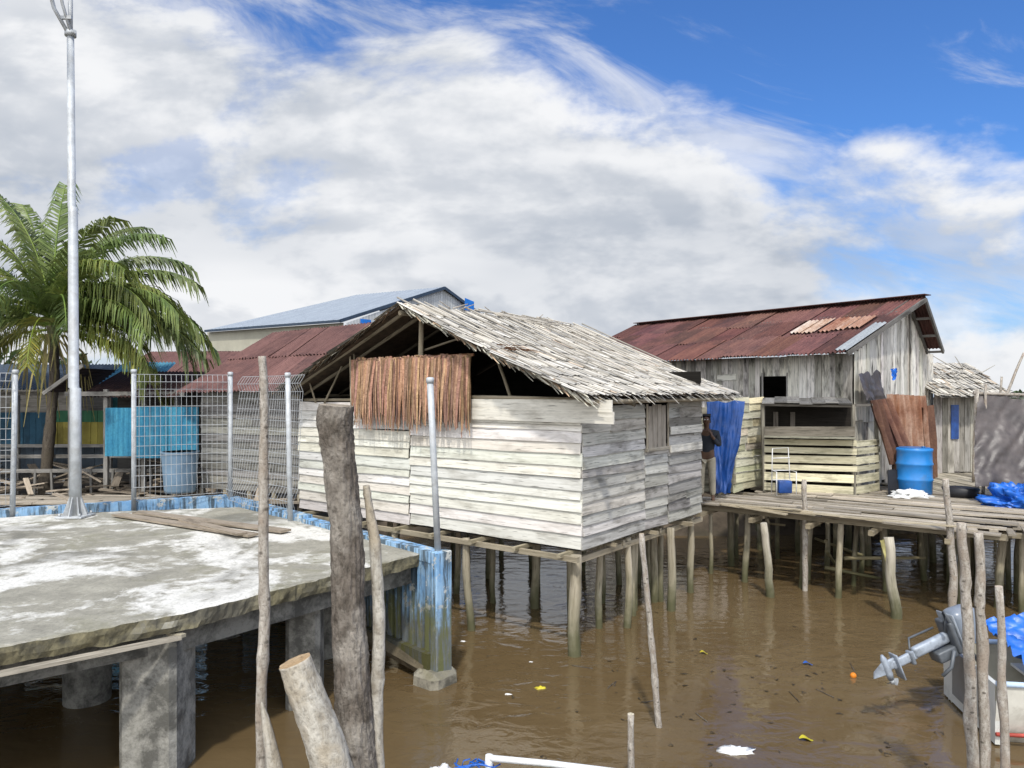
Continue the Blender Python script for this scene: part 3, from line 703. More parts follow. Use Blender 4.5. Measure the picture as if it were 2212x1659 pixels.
# ================================================================ BOARDWALK
bw=empty('boardwalk',(6,14,0),label="rickety weathered plank boardwalk on stilts",category="boardwalk")
m=MB()
E0=V((3.6,14.35,0)); E1=V((7.2,11.55,0)); d=(E1-E0); L=d.length; d/=L; n=V((-d.y,d.x,0)); n=n if n.y>0 else -n
off=.0
while off<4.6:
    w=U(.10,.22)
    a=off*.35-.3+U(-.3,.3); mid=U(1.4,3.4); b=L+U(-.6,.6)+off*.9
    for (p,q) in ((a,mid),(mid+.01,b)):
        z=ZF+U(-.035,.03); kk=U(.55,1.35)
        m.box(E0+d*p+n*(off+U(-.02,.02))+V((0,0,z-.03)),d*(q-p)+V((0,0,U(-.05,.05)))+n*U(-.1,.1),n*w*.96,V((0,0,.028)),(kk,kk*.98,kk*.93))
    off+=w
make(m,'decking',DECKW,bw)
m=MB()
o=V((6.9,12.2,0)); dd=V((.88,-.48,0)); nn=V((.48,.88,0)); t=0
while t<4.2:
    w=U(.1,.18); kk=U(.55,1.1); L2=U(3.3,3.8); st0=U(-.5,.15)
    m.box(o+dd*t+nn*st0+V((0,0,ZF-.06+U(-.015,.015))),nn*L2+V((0,0,U(-.02,.02)))+dd*U(-.05,.05),dd*w*.96,V((0,0,.03)),(kk,kk*.97,kk*.9)); t+=w
make(m,'landing',DECKW,bw)
m=MB()
for off in (.15,1.2,2.4,3.6): m.bar(E0+n*off-d*.3+V((0,0,ZF-.11)),E1+n*off+d*.4+V((0,0,ZF-.11)),.07,.09,(.7,.66,.58))
for s in (.1,1.1,2.1,3.1,4.2): m.bar(E0+d*s-n*.25+V((0,0,ZF-.2)),E0+d*s+n*4.2+V((0,0,ZF-.2)),.08,.08,(.75,.7,.6))
for q in (.0,1.0,2.4): m.bar(o+nn*q-dd*.3+V((0,0,ZF-.12)),o+nn*q+dd*4.3+V((0,0,ZF-.12)),.08,.08,(.7,.66,.58))
for i in range(9): 
    a=E0+d*U(.2,3.5)-n*U(.0,.22)+V((0,0,ZF+.02)); m.bar(a,a+d*U(.8,1.8)-n*U(-.05,.12)+V((0,0,U(-.06,.05))),U(.05,.12),.022,(1.1,1.05,.95))
for i in range(14):
    a=E0+d*U(.2,4.3)+n*U(.3,3.5)+V((0,0,U(.3,1.2))); m.stick(a,a+d*U(-1.2,1.2)+n*U(0,1)+V((0,0,U(-.5,.2))),.035,.025,7,(.7,.64,.5))
make(m,'bearer',POSTW,bw)
for i in range(7):
    for j in range(5):
        p=E0+d*(.1+i*.8+U(-.2,.2))+n*(.2+j*1.0+U(-.25,.25)); 
        if j>0 or i in (0,1,2,3): stilt((p.x,p.y,ZF-.15,U(-.12,.12),U(-.05,.05)),U(.04,.07),bw,k=U(.5,1.05))
for i in range(5):
    for j in range(2):
        p=o+dd*(.3+i*.9+U(-.1,.1))+nn*(.4+j*1.6); stilt((p.x,p.y,ZF-.15,U(-.08,.08),U(-.05,.05)),U(.045,.07),bw,k=U(.7,1.1))

# ================================================================ HOUSE B (rusty roof)
EB=V((7.2,16.0,4.43)); RB=V((10.08,18.16,5.86)); BB=V((11.17,19.3,4.64)); eB=V((-.6,.8,0)); LB=9.6
hB=empty('rusty_roof_house',(8,19,ZF),label="tall plank house with rust brown corrugated roof on stilts",category="house")
m=MB()
sl=RB-EB
for i in range(12):
    for j in range(3):
        v1=1-(j)/3; v0=1-(j+1)/3-.03
        k=U(.7,1.25); col=(k,k*U(.9,1.15),k*U(.9,1.15))
        top=EB+sl*v1+eB*(i*LB/12)-V((0,0,0))+V((0,0,.015*(2-j)*-1+U(0,.01)))
        dwn=(EB+sl*v0)-(EB+sl*v1); 
        if j==2: dwn=dwn*(1+U(-.02,.06))
        m.corr(top+eB*U(-.02,.02)+V((0,0,U(-.015,.015))),eB*(LB/12+.05)+V((0,0,U(-.015,.015))),dwn,.10,.024,col,2,.03)
roofB=make(m,'roof',RUST,hB,label="dark rust brown corrugated iron roof")
m=MB()
for (a,b,v1,v0,c) in ((.45,.78,.62,.40,(.8,.75,.75)),(.8,1.15,.62,.38,(1.0,1.1,1.2)),(1.18,1.5,.63,.36,(.8,.7,.7)),(1.55,1.9,.63,.36,(1.1,1.35,1.5)),(1.95,2.25,.62,.37,(1.2,1.6,1.9))):
    m.corr(EB+sl*v1+eB*a+V((0,0,.05)),eB*(b-a),sl*(v0-v1),.10,.02,c)
make(m,'roof_patch',RUSTO,roofB,label="newer orange and silver corrugated patch sheets")
m=MB()
m.corr(EB+sl*.46-eB*.02+V((0,0,.05)),eB*.30,-sl*.48,.10,.016,(1.05,1.0,.92))
make(m,'roof_patch',ZINC,roofB,label="grey galvanised patch sheet")
m=MB(); m.corr(RB+V((0,0,.03)),eB*LB,BB-RB,.085,.016,(.8,.8,.8),2)
m.bar(RB+V((0,0,.05))-eB*.05,RB+eB*LB+V((0,0,.05)),.35,.02,(.8,.8,.8)); make(m,'roof_back',RUST,roofB)
m=MB()
for a,b in ((EB,RB),(RB,BB)):
    m.bar(a-V((0,0,.07)),b-V((0,0,.07)),.05,.1,(.35,.35,.35)); m.bar(a-V((0,0,.07))+eB*.4,b-V((0,0,.07))+eB*.4,.05,.1,(.35,.35,.35))
for q in (.33,.66,.98): m.bar(RB.lerp(BB,q)-V((0,0,.08)),RB.lerp(BB,q)-V((0,0,.08))+eB*4,.05,.06,(.5,.5,.5))
for q in (.1,.4,.75): m.bar(EB.lerp(RB,q)-V((0,0,.05)),EB.lerp(RB,q)-V((0,0,.05))+eB*LB,.05,.04,(.5,.5,.5))
make(m,'rafter',GREYW,roofB)
WC=V((7.50,16.38,0)); g2=V((.72,.69,0)).normalized(); GW=5.0
def vboards(m,P,L,z0,zt,w=.17,light=(.6,1.2),jit=.03,skip=None,outn=V((0,-1,0))):
    s=0
    while s<L:
        ww=w*U(.75,1.25); 
        if not(skip and skip(s+ww/2)): segs=[(z0+U(-jit,jit),zt(s+ww/2)+U(-jit,0)*.3)]
        else: segs=skip(s+ww/2)
        for a,b in segs:
            if b-a<.05: continue
            k=U(*light); c=(k,k*U(.96,1.0),k*U(.9,1.0)); p=P(s)+outn*U(0,.02); q=P(s+ww*.97)
            m.vbox(V((p.x,p.y,a)),q-P(s),outn*.018,V((U(-.01,.01),0,b-a)),c)
        s+=ww
nB=V((-.8,-.6,0)); nG=V((.69,-.72,0)).normalized()
m=MB()
def skw(s):
    if 1.62<s<2.28: return [(ZF,2.95),(3.92,4.38)]
    return None
vboards(m,lambda s:WC+eB*s,9,ZF,lambda s:4.40,.17,(.5,1.4),.03,skw,nB)
for z in (2.95,): m.box(WC+nB*.03+V((0,0,z)),eB*9,nB*.02,V((0,0,.05)),(.7,.7,.7))
for i in range(9):
    k=U(.6,1.5); m.box(WC+eB*U(2.4,7)+nB*.035+V((0,0,U(2.1,4.0))),eB*U(.4,1.1)+V((0,0,U(-.03,.03))),nB*.015,V((0,0,U(.1,.3))),(k,k,k*.95))
make(m,'wall',BWALL,hB,label="black streaked vertical board wall")
def ztop(s):
    if s<3.45: return 4.40+(5.74-4.40)*s/3.45
    return 5.74+(4.62-5.74)*(s-3.45)/(GW-3.45)
m=MB()
vboards(m,lambda s:WC+g2*s,GW,2.9,ztop,.2,(.85,1.45),.05,None,nG)
vboards(m,lambda s:WC+g2*s+nG*-.03,GW,ZF,lambda s:2.95,.2,(.6,1.2),.05,None,nG)
m.bar(WC+g2*3.4+nG*.05+V((0,0,2.9)),WC+g2*3.4+nG*.05+V((0,0,5.7)),.05,.03,(.6,.6,.6),up=(1,0,0))
make(m,'wall',BWALL,hB,label="pale grey gable wall")
m=MB()
for a in (1.6,2.28): m.bar(WC+eB*a+nB*.03+V((0,0,2.9)),WC+eB*a+nB*.03+V((0,0,4.0)),.05,.03,(.9,.9,.9),up=(1,0,0))
m.bar(WC+eB*1.6+nB*.04+V((0,0,3.1)),WC+eB*2.3+nB*.04+V((0,0,3.1)),.03,.06,(.9,.9,.9))
for i in range(4): k=U(.4,.7); m.vbox(WC+eB*(1.63+i*.165)+nB*.0+V((0,0,2.92)),eB*.16,nB*.015,V((0,0,.2)),(k,k*.9,k*.8))
make(m,'window',GREYW,hB,label="dark open window with half shutter")
m=MB()
m.quad([WC+eB*9,WC+eB*9+g2*4,WC+eB*9+g2*4+V((0,0,4.5)),WC+eB*9+V((0,0,4.4))],.5); m.box(WC+V((0,0,ZF-.05)),eB*9,g2*4.9,V((0,0,.05)),(.5,.5,.5))
m.quad([WC+g2*4.9+eB*.0+V((0,0,ZF)),WC+g2*4.9+eB*9+V((0,0,ZF)),WC+g2*4.9+eB*9+V((0,0,4.6)),WC+g2*4.9+V((0,0,4.6))],.5)
make(m,'back_wall',DARKW,hB)
for i in range(8):
    for j in range(3):
        p=WC+eB*(.2+i*1.15)+g2*(.2+j*2.2); stilt((p.x,p.y,ZF-.05,0,0),.07,hB,k=.6)
m=MB()
for i in range(40):
    p=WC+eB*U(0,9)+g2*U(.5,3)+V((0,0,U(.1,1.3))); q=p+eB*U(-1.5,1.5)+g2*U(-.3,.3)+V((0,0,U(-.4,.4))); k=U(.3,.8); m.bar(p,q,U(.05,.16),.03,(k,k*.95,k*.85))
make(m,'shade_filler_planks',DARKW,hB,kind="stuff")  # made-up dark planks standing in for deep shade beneath the floor
m=MB(); PW=V((4.72,15.9,0)); PW2=V((5.75,17.0,0)); dw=(PW2-PW).normalized(); nw=V((dw.y,-dw.x,0))
siding(m,lambda s,z:PW+dw*s+V((0,0,z)),0,(PW2-PW).length,ZF,3.4,.17,nw,(.75,1.5),.03,.4,warm=.08)
PW3=V((4.0,15.9,0)); siding(m,lambda s,z:PW3+V((s,0,z)),-.6,.75,ZF,3.2,.18,V((0,-1,0)),(.35,.55),.02)
make(m,'plank_screen',STALLW,label="patched pale plank side wall by the doorway",category="wall")

stl=empty('wooden_stall',(6.6,15.8,ZF),label="small open wooden stall of pale mossy planks",category="stall")
S0=V((5.40,15.95,0));S1=V((7.05,15.35,0)); S2=V((7.85,16.0,0)); ds=(S1-S0).normalized(); ns=V((ds.y,-ds.x,0)); dt=(S2-S1).normalized(); nt_=V((dt.y,-dt.x,0))
m=MB(); z=ZF+.03; LS=(S1-S0).length; LT=(S2-S1).length
for i in range(6):
    h=U(.11,.17); k=U(.75,1.45); m.box(S0+ns*.02+V((0,0,z)),ds*(LS+U(-.08,.08))+V((0,0,U(-.03,.03))),ns*.022,V((0,0,h)),(k,k*.98,k*.9)); k=U(.7,1.2)
    m.box(S1+nt_*.02+V((0,0,z+U(-.02,.02))),dt*(LT+U(-.02,.04)),nt_*.022,V((0,0,h)),(k,k*.98,k*.9)); z+=h+U(.03,.06)
make(m,'slatted_front',STALLW,stl)
m=MB(); m.box(S0+ns*.06+V((0,0,z+.02)),ds*LS+V((0,0,.03)),ns*.025,V((0,0,.2)),(.4,.37,.32)); m.box(S0+ns*.3+V((0,0,z+.0)),ds*LS,-ns*1.0,V((0,0,.03)),(.6,.6,.5))
for p in (S0,S1,S2): m.bar(p+V((0,0,ZF)),p+V((U(-.05,.05),0,3.28)),.06,.06,(.5,.48,.42),up=(1,0,0))
m.bar(S0-ns*.9+V((0,0,ZF)),S0-ns*.9+V((0,0,3.3)),.07,.07,(.4,.4,.4),up=(1,0,0))
for i in range(4): p=S0.lerp(S1,.1+i*.2)-ns*.75; m.vbox(p+V((0,0,2.4)),ds*.1,ns*.02,V((0,0,.7)),(.35,.32,.3))
make(m,'counter',GREYW,stl)
m=MB(); a=S0+ns*.1-ds*.05+V((0,0,3.30)); 
for i in range(7): m.box(a+ds*(i*LS/7)+V((0,0,U(-.02,.02))),-ns*U(1.1,1.3)+V((0,0,.10)),ds*(LS/7),V((0,0,.025)),(U(.25,.5),)*3)
m.bar(S0+V((0,0,3.27)),S1+V((0,0,3.25)),.05,.05,(.35,.33,.3)); m.bar(S1+V((0,0,3.27)),S2+V((0,0,3.27)),.05,.05,(.35,.33,.3))
make(m,'awning',GREYW,stl)
m=MB(); m.quad([S0-ns*.85+V((0,0,ZF)),S1-ns*.6+V((0,0,ZF)),S1-ns*.6+V((0,0,3.3)),S0-ns*.85+V((0,0,3.3))],.35); make(m,'stall_back',DARKW,stl)

def cloth(name,pts,mat,amp=.05,fr=6,nu=30,nv=20,foldv=0,label='',cat='tarpaulin',parent=None,k=1,edge=.04,diag=0):
    p00,p10,p11,p01=[V(p) for p in pts]; n=(p10-p00).cross(p01-p00).normalized(); o=V((U(0,99),U(0,99),0)); m=MB()
    def fn(u,v):
        p=(p00*(1-u)+p10*u)*(1-v)+(p01*(1-u)+p11*u)*v
        uu=u+diag*v
        q=noise.noise(V((uu*fr,v*fr*(.25 if foldv else 1),0))+o)+.4*(1-2*abs(noise.noise(V((uu*fr*3,v*fr*(.8 if foldv else 3),0))+o)))+.15*noise.noise(V((u*fr*7,v*fr*6,0))+o)
        return p+n*amp*q*(1.0 if not foldv else (.4+v))+V((0,0,edge*noise.noise(V((u*4,0,7))+o)*(1-v)+edge*noise.noise(V((u*5,0,17))+o)*v))
    m.grid(fn,nu,nv,k)
    return make(m,name,mat,parent,label=label,category=cat)
cloth('hanging_tarp',[(3.98,15.2,3.34),(4.78,15.3,3.36),(4.45,15.2,1.46),(4.02,15.1,1.5)],TARPB,.16,5,44,30,1,"dark blue tarpaulin hung as a door curtain")
cloth('brown_tarp',[(9.38,15.0,3.50),(11.6,15.0,3.40),(11.6,14.3,1.7),(8.85,14.2,1.72)],TARPD,.15,3.0,90,50,1,"draped dark brown tarpaulin screen beside the boardwalk",edge=.1,diag=.45)
cloth('grey_tarp',[(7.45,16.05,3.95),(8.35,16.85,4.0),(8.45,16.85,3.3),(7.65,16.0,3.4)],TARPD,.08,5,24,14,1,"ragged dark tarpaulin hanging on the gable wall",k=.9,edge=.15)
m=MB(); m.stick((9.3,15.02,3.52),(11.6,15.02,3.44),.03,.025,8); m.stick((9.35,14.98,ZF),(9.36,14.98,3.6),.035,.03,8); m.stick((10.6,15.05,ZF),(10.6,15.05,3.55),.035,.03,8)
make(m,'tarp_frame',BARKM,label="pole frame holding up the brown tarpaulin",category="frame")
def sheet(pts,mat,label,k=(1,1,1)):
    m=MB(); a,b,c=[V(p) for p in pts]; m.corr(a,b-a,c-a,.13,.045,k,4,.05); return make(m,'corrugated_sheet',mat,label=label,category="metal sheet")
sheet([(7.55,15.75,3.36),(7.98,15.95,3.40),(7.95,15.7,2.0)],RUSTD,"dark rusty corrugated sheet propped against the stall",(.6,.6,.6))
sheet([(8.12,16.2,3.50),(9.05,16.35,3.46),(8.15,16.0,1.75)],RUSTO,"orange rusty corrugated sheet leaning on wall",(.85,.85,.85))
sheet([(7.85,15.85,3.38),(8.15,16.0,3.42),(8.55,15.8,1.6)],RUSTD,"brown corrugated sheet leaning diagonally",(.9,.85,.85))
sheet([(8.95,16.3,3.2),(9.35,16.6,3.25),(9.0,16.2,1.6)],RUSTD,"rusty corrugated sheet standing behind the drum",(.7,.7,.7))
cloth('hanging_cloth',[(8.5,16.7,4.05),(8.75,16.9,4.08),(8.72,16.9,3.85),(8.55,16.7,3.8)],TARPL,.05,6,10,8,0,"small bright blue cloth hung on the gable",'cloth',k=1.2)

dr=empty('plastic_drum',(8.37,15.5,ZF),label="blue plastic drum standing on the boardwalk",category="drum")
m=MB(); prof=[(0,.30),(.03,.33),(.28,.335),(.30,.35),(.33,.35),(.35,.335),(.60,.335),(.62,.35),(.65,.35),(.67,.335),(.88,.33),(.91,.345),(.95,.345),(.96,.32)]
m.tube([(8.37,15.5,ZF+h) for h,r in prof],[r for h,r in prof],28); make(m,'body',DRUM,dr)
m=MB(); m.tube([(8.37,15.5,ZF+.955),(8.37,15.5,ZF+.975)],[.3,.29],24,.7); m.tube([(8.5,15.4,ZF+.97),(8.5,15.4,ZF+1.0)],.04,10,.5); make(m,'lid',DRUM,dr)
def blob(c,sx,sy,sz,amp,k=1,nu=20,nv=10,fr=3):
    c=V(c); o=V((U(0,99),0,0))
    def fn(u,v):
        a=u*2*math.pi; b=v*math.pi/2; dv_=V((math.cos(a)*math.cos(b),math.sin(a)*math.cos(b),math.sin(b)))
        r=1+amp*(noise.noise(dv_*fr+o)+.5*(1-2*abs(noise.noise(dv_*fr*2.5+o)))-.25+.2*noise.noise(dv_*fr*6+o)); return c+V((dv_.x*sx*r,dv_.y*sy*r,dv_.z*sz*r))
    m.grid(fn,nu,nv,k)
m=MB(); blob((8.05,15.05,ZF),.38,.22,.14,.5,1,30,12); make(m,'white_sack',WHITEP,label="crumpled white plastic sack on the boardwalk",category="sack")
m=MB(); blob((9.62,13.9,ZF-.03),.75,.42,.40,.5,1,80,36,3.2); make(m,'blue_tarp_heap',TARPL,label="crumpled bright blue tarpaulin heaped on the landing",category="tarpaulin")
m=MB(); m.tube([(9.0,14.95,ZF),(9.0,14.95,ZF+.2),(9.0,14.95,ZF+.21),(9.0,14.95,ZF+.05)],[.25,.34,.31,.24],22); make(m,'basin',BLACKP,label="black plastic basin on the boardwalk",category="basin")
m=MB()
for x in (0,.12): m.quad([(7.75+x,15.35+x,ZF),(8.0+x,15.45+x,ZF),(8.05+x,15.6+x,ZF+.5),(7.8+x,15.5+x,ZF+.48)],.8+x); m.box((7.78+x,15.38+x,ZF),(.25,.08,0),(.03,.1,.5),(-.0,.03,0),(1,1,1))
make(m,'leaning_board',BLACKP,label="black plastic panels leaning near the drum",category="panel")
m=MB()
def T(*p): m.tube(p,.011,6)
X=5.38;Y=15.45
T((X,Y,ZF),(X+.02,Y,ZF+.95),(X+.35,Y+.02,ZF+.97),(X+.4,Y,ZF)); T((X,Y,ZF+.5),(X+.4,Y,ZF+.5)); T((X,Y,ZF+.3),(X+.4,Y,ZF+.3)); T((X,Y-.3,ZF),(X,Y-.3,ZF+.5),(X,Y,ZF+.5)); T((X+.4,Y-.3,ZF),(X+.4,Y-.3,ZF+.5),(X+.4,Y,ZF+.5)); T((X,Y,ZF+.75),(X+.38,Y,ZF+.76))
ch=make(m,'metal_chair',WHITEP,label="white tube frame chair beside the stall",category="chair")
m=MB(); m.rbox((X+.2,Y-.15,ZF+.18),(.28,.22,.26),.03); make(m,'blue_jerrycan',TARPB,label="blue plastic container under the chair frame",category="container")
cloth('yellow_bag',[(5.83,11.8,1.2),(6.0,11.75,1.22),(5.98,11.7,.9),(5.9,11.75,.85)],m_plain('yellow_bag',(.38,.34,.14),.6,.3),.05,5,8,8,0,"faded yellow plastic bag snagged on the post",'bag')

hC=empty('thatched_hut',(12,20,ZF),label="small grey hut with ragged thatch and blue door",category="hut")
H0=V((11.1,19.6,0)); hd=V((.98,.15,0)).normalized(); hn=V((hd.y,-hd.x,0))
m=MB(); vboards(m,lambda s:H0+hd*s,2.1,ZF,lambda s:3.5,.18,(.5,1.0),.03,None,hn); vboards(m,lambda s:H0+hd*2.1-hn*s,2.5,ZF,lambda s:3.5,.18,(.4,.8),.03,None,hd); make(m,'wall',GREYW,hC)
m=MB(); hp=lambda dd_,t: H0+hd*t+hn*(-1.2+1.7*dd_)+V((0,0,4.35-.95*dd_)); thatch(m,hp,7,45,-.25,2.0,.45,.07,.05)
hp2=lambda dd_,t: H0+hd*t+hn*(-1.2-1.7*dd_)+V((0,0,4.35-.95*dd_)); m.quad([hp(0,-.2),hp(0,2.0),hp(1,2.0),hp(1,-.2)],.4); m.quad([hp2(0,-.2),hp2(0,2.0),hp2(1,2.0),hp2(1,-.2)],.4)
for i in range(9): a=hp(U(0,.6),U(0,2)); m.stick(a,a+V((U(-.6,.6),U(-.2,.2),U(.1,.55))),.02,.01,5,.8)
make(m,'roof',THATCH,hC)
m=MB(); m.box(H0+hd*.45+hn*.05+V((0,0,2.3)),hd*.22,hn*.02,V((0,0,.9))); m.box(H0+hd*1.15+hn*.05+V((0,0,1.9)),hd*.3,hn*.02,V((0,0,1.0))); make(m,'door',TARPB,hC)
for i in range(5): p=H0+hd*(i*.5)-hn*.2; stilt((p.x,p.y,ZF,0,0),.06,hC,k=.7)
for (a,b) in (((11.3,17.5,ZF),(11.5,17.5,3.9)),((11.0,17.2,2.6),(11.95,17.4,4.45)),((10.9,17.6,ZF),(10.95,17.6,3.6)),((9.42,14.9,ZF),(9.5,14.95,3.7))):
    mm=MB(); mm.stick(a,b,.035,.025,8); make(mm,'bare_pole',BARKM,label="bare crooked branch pole near the hut",category="pole")
m=MB()
for i in range(26):
    k=U(.6,1.1); m.box((8.6+i*.17,15.2,ZF-.05+U(-.01,.01)),(0.1,4.6,0),(.15,0,0),(0,0,.03),(k,k,k*.92))
make(m,'rear_landing',DECKW,bw)
for p in ((9.0,15.4),(10.2,15.5),(11.5,15.6),(9.6,17.5),(11,17.8),(12.4,18)): stilt((p[0],p[1],ZF-.05,0,0),.06,bw,k=.7)
def shack(x,y,w,dp,h,rh,wm,rm,label,z0=.6,rot=0,k=.8,door=True):
    r=empty('stilt_shack',(x,y,z0),label=label,category="hut"); M=Matrix.Translation((x,y,0))@Matrix.Rotation(rot,4,'Z')
    m=MB(); vboards(m,lambda s:V((-w/2+s,-dp/2,0)),w,z0,lambda s:z0+h,.2,(k*.6,k*1.2)); vboards(m,lambda s:V((w/2,-dp/2+s,0)),dp,z0,lambda s:z0+h,.2,(k*.5,k),outn=V((1,0,0))); vboards(m,lambda s:V((-w/2,-dp/2+s,0)),dp,z0,lambda s:z0+h,.2,(k*.5,k),outn=V((-1,0,0)))
    m.xform(M); make(m,'wall',wm,r)
    m=MB(); o=.35
    for sg in (-1,1):
        n_=max(1,int(w/.8))
        for i in range(n_): m.corr((-w/2-o+i*(w+2*o)/n_,0,z0+h+rh),((w+2*o)/n_+.03,0,0),(0,sg*(dp/2+o),-rh-.1),.09,.016,U(.85,1.15))
    m.xform(M); make(m,'roof',rm,r)
    m=MB(); m.box((-.4,-dp/2-.03,z0),(.8,0,0),(0,.02,0),(0,0,min(1.9,h*.85))); m.xform(M); make(m,'door',DARKW,r)
shack(18,34,6,4,2.6,1.1,GREYW,ZINC,"distant grey plank shack with zinc roof",.8,.2)
shack(7.2,38,5,5,3.6,1.2,GREYW,ZINC,"distant shack with pale zinc roof behind the houses",.8,.3)

# ================================================================ LEFT BACKGROUND
hC2=empty('red_roof_house',(-5.5,17,0),label="grey plank house with faded red corrugated roof",category="house")
m=MB(); eL=V((-7.3,16.2,3.58)); eR=V((-3.9,14.75,3.62)); rR=V((-3.0,18.2,5.28)); rL=V((-6.3,19.6,5.1))
for i in range(6):
    for j in range(2):
        def bil(u,v): return (eL*(1-u)+eR*u)*(1-v)+(rL*(1-u)+rR*u)*v
        a=bil(i/6,1-j*.5); b=bil((i+1)/6+.01,1-j*.5); c=bil(i/6,.5-j*.5-.02); m.corr(a+V((0,0,-.02*j)),b-a,c-a,.09,.018,U(.8,1.2),2,.02)
m.corr(rL,rR-rL,V((.9,3.2,-1.6)),.09,.016,.8)
make(m,'roof',RUSTC,hC2)
m=MB(); w0=V((-6.75,16.25,0)); w1=V((-4.2,15.2,0)); dw=(w1-w0).normalized(); nw=V((dw.y,-dw.x,0))
siding(m,lambda s,z:w0+dw*s+V((0,0,z)),0,(w1-w0).length,1.45,3.56,.15,nw,(.3,.65),.015,.3)
siding(m,lambda s,z:w0-nw*s+V((0,0,z)),0,3,1.45,3.6,.15,-dw,(.4,.7),.015,.2)
make(m,'wall',GREYW,hC2)
for i in range(5):
    p=w0+dw*(i*.65); stilt((p.x,p.y,1.45,0,0),.06,hC2,k=.6,bot=-.3)
shack(-9.0,25,6,4,3.0,.9,GREYW,RUSTC,"plank house with long red corrugated roof",1.0,-.1)
wh=empty('warehouse',(-8,42,.5),label="large warehouse with blue grey metal roof and pale gable",category="warehouse")
eN=V((-8.3,36,7.0)); ap=V((-3.8,42,9.43)); eF=V((-17.3,42.0,7.0)); rF=V((-9.6,45.6,9.43)); bk=V((-.8,46,7.5))
m=MB()
def bil(u,v): return (eN*(1-u)+eF*u)*(1-v)+(ap*(1-u)+rF*u)*v
m.grid(lambda u,v: bil(u,v)+V((0,0,.03*math.sin(u*60*math.pi))),180,3,(1,1,1),True,11,7)
m.grid(lambda u,v: (ap*(1-u)+rF*u)*(1-v)+(bk*(1-u)+(bk+(rF-ap))*u)*v,20,2,(.8,.8,.8))
make(m,'roof',ZINC,wh)
m=MB()
g0=eN+V((.25,.25,-.12)); g1=ap+V((-.1,.1,-.12)); g2_=bk+V((-.1,0,-.12))
nb=60
for i in range(nb):
    u=i/nb
    def gp(u): 
        if u<.6: q=g0.lerp(g1,u/.6)
        else: q=g1.lerp(g2_,(u-.6)/.4)
        return q
    p=gp(u);q=gp(u+1/nb-.001); k=U(.82,1.1)
    m.quad([(p.x,p.y,.5),(q.x,q.y,.5),q,p],(k,k,k))
make(m,'wall',m_plain('pale_cladding',(.50,.51,.50),.7,.15,1,.1,dirt=(.25,.25,.24),dirta=.4),wh,label="pale metal gable wall")
m=MB(); m.quad([(eF.x,eF.y+.3,.5),(eN.x+.1,eN.y+.3,.5),(eN.x+.1,eN.y+.3,6.9),(eF.x,eF.y+.3,6.9)],(1,1,1))
make(m,'wall',m_plain('beige_wall',(.40,.38,.30),.8,.15,.8,.1),wh,label="beige long side wall")
m=MB()
def onG(u,z0,z1,w=.02,off=.05):
    a=g0.lerp(g1,u);b=g0.lerp(g1,u+w); n_=V(((g1-g0).y,-(g1-g0).x,0)).normalized()*off
    return [V((a.x,a.y,z0))+n_,V((b.x,b.y,z0))+n_,V((b.x,b.y,z1))+n_,V((a.x,a.y,z1))+n_]
m.quad(onG(.12,6.3,7.15,.10)); m.quad([V((-2.7,42.6,8.2)),V((-2.2,43.2,8.2)),V((-2.2,43.2,8.75)),V((-2.7,42.6,8.9))]); make(m,'window',m_plain('blue_shutter',(.02,.18,.6),.5),wh)
m=MB(); m.bar(eN+V((0,0,-.05)),ap+V((0,0,-.05)),.10,.16); m.bar(ap+V((0,0,-.05)),bk+V((0,0,-.05)),.10,.16); m.bar(eN+V((0,0,-.05)),eF+V((0,0,-.05)),.10,.12); make(m,'fascia',m_plain('dark_blue_trim',(.04,.06,.09),.5),wh)

sh=empty('painted_shop',(-11,20,.9),label="small shop painted teal green and yellow with open front",category="shop")
m=MB()
PAINT=m_plain('painted_boards',(1,1,1),.7,.25,2,.1,dirt=(.25,.22,.18),dirta=.5)
def cb(x0,x1,y,z0,z1,col):
    x=x0
    while x<x1-.02:
        w=min(U(.12,.2),x1-x); k=U(.75,1.15); m.vbox((x,y+U(0,.02),z0),(w*.97,0,0),(0,.05,0),(0,0,z1-z0),tuple(c*k for c in col)); x+=w
cb(-16,-12.2,19.6,2.1,3.0,(.03,.10,.16)); cb(-16,-8.5,19.5,1.5,2.15,(.06,.08,.10)); cb(-12.2,-9.0,19.5,2.15,2.75,(.38,.32,.07)); cb(-12.2,-8.5,19.55,2.75,3.05,(.06,.21,.11)); cb(-9.6,-8.2,19.45,3.0,3.4,(.05,.24,.28)); cb(-10.4,-9.9,19.4,2.1,3.4,(.06,.25,.29))
make(m,'wall',PAINT,sh)
m=MB()
for i in range(11): m.bar((-16+i*.8,19.3,.6),(-16+i*.8,19.3,3.55),.08,.08,.6,up=(1,0,0))
m.bar((-16,19.25,2.15),(-8,19.25,2.15),.05,.08,.6); m.bar((-16,19.25,3.5),(-8,19.25,3.5),.06,.1,.5); m.quad([(-16.5,21.5,1),(-8,21.5,1),(-8,21.5,3.7),(-16.5,21.5,3.7)],.3)
make(m,'post_frame',GREYW,sh)
m=MB(); m.corr((-16.5,20.6,4.3),(6.2,0,0),(0,-1.9,-.7),.09,.02,(.35,.4,.45)); m.corr((-10.6,20.4,4.35),(1.4,0,0),(.1,-1.8,-.75),.09,.02,(.4,1.0,1.2)); make(m,'roof',ZINC,sh)
sd2=empty('open_shed',(-9.1,17.6,.9),label="dark open timber shed with low tin roof",category="shed")
m=MB(); m.corr((-9.9,18.8,4.05),(2.4,-.3,0),(.0,-1.9,-.62),.09,.016,(.35,.35,.35)); m.corr((-9.9,16.9,4.1),(-.7,0,-.55),(0,1.8,0),.09,.016,(.4,.6,.7)); make(m,'roof',RUSTC,sd2)
m=MB()
for x in (-10.0,-9.2,-8.35,-7.6): m.bar((x,16.9,.6),(x,16.9,3.6),.09,.09,.55,up=(1,0,0))
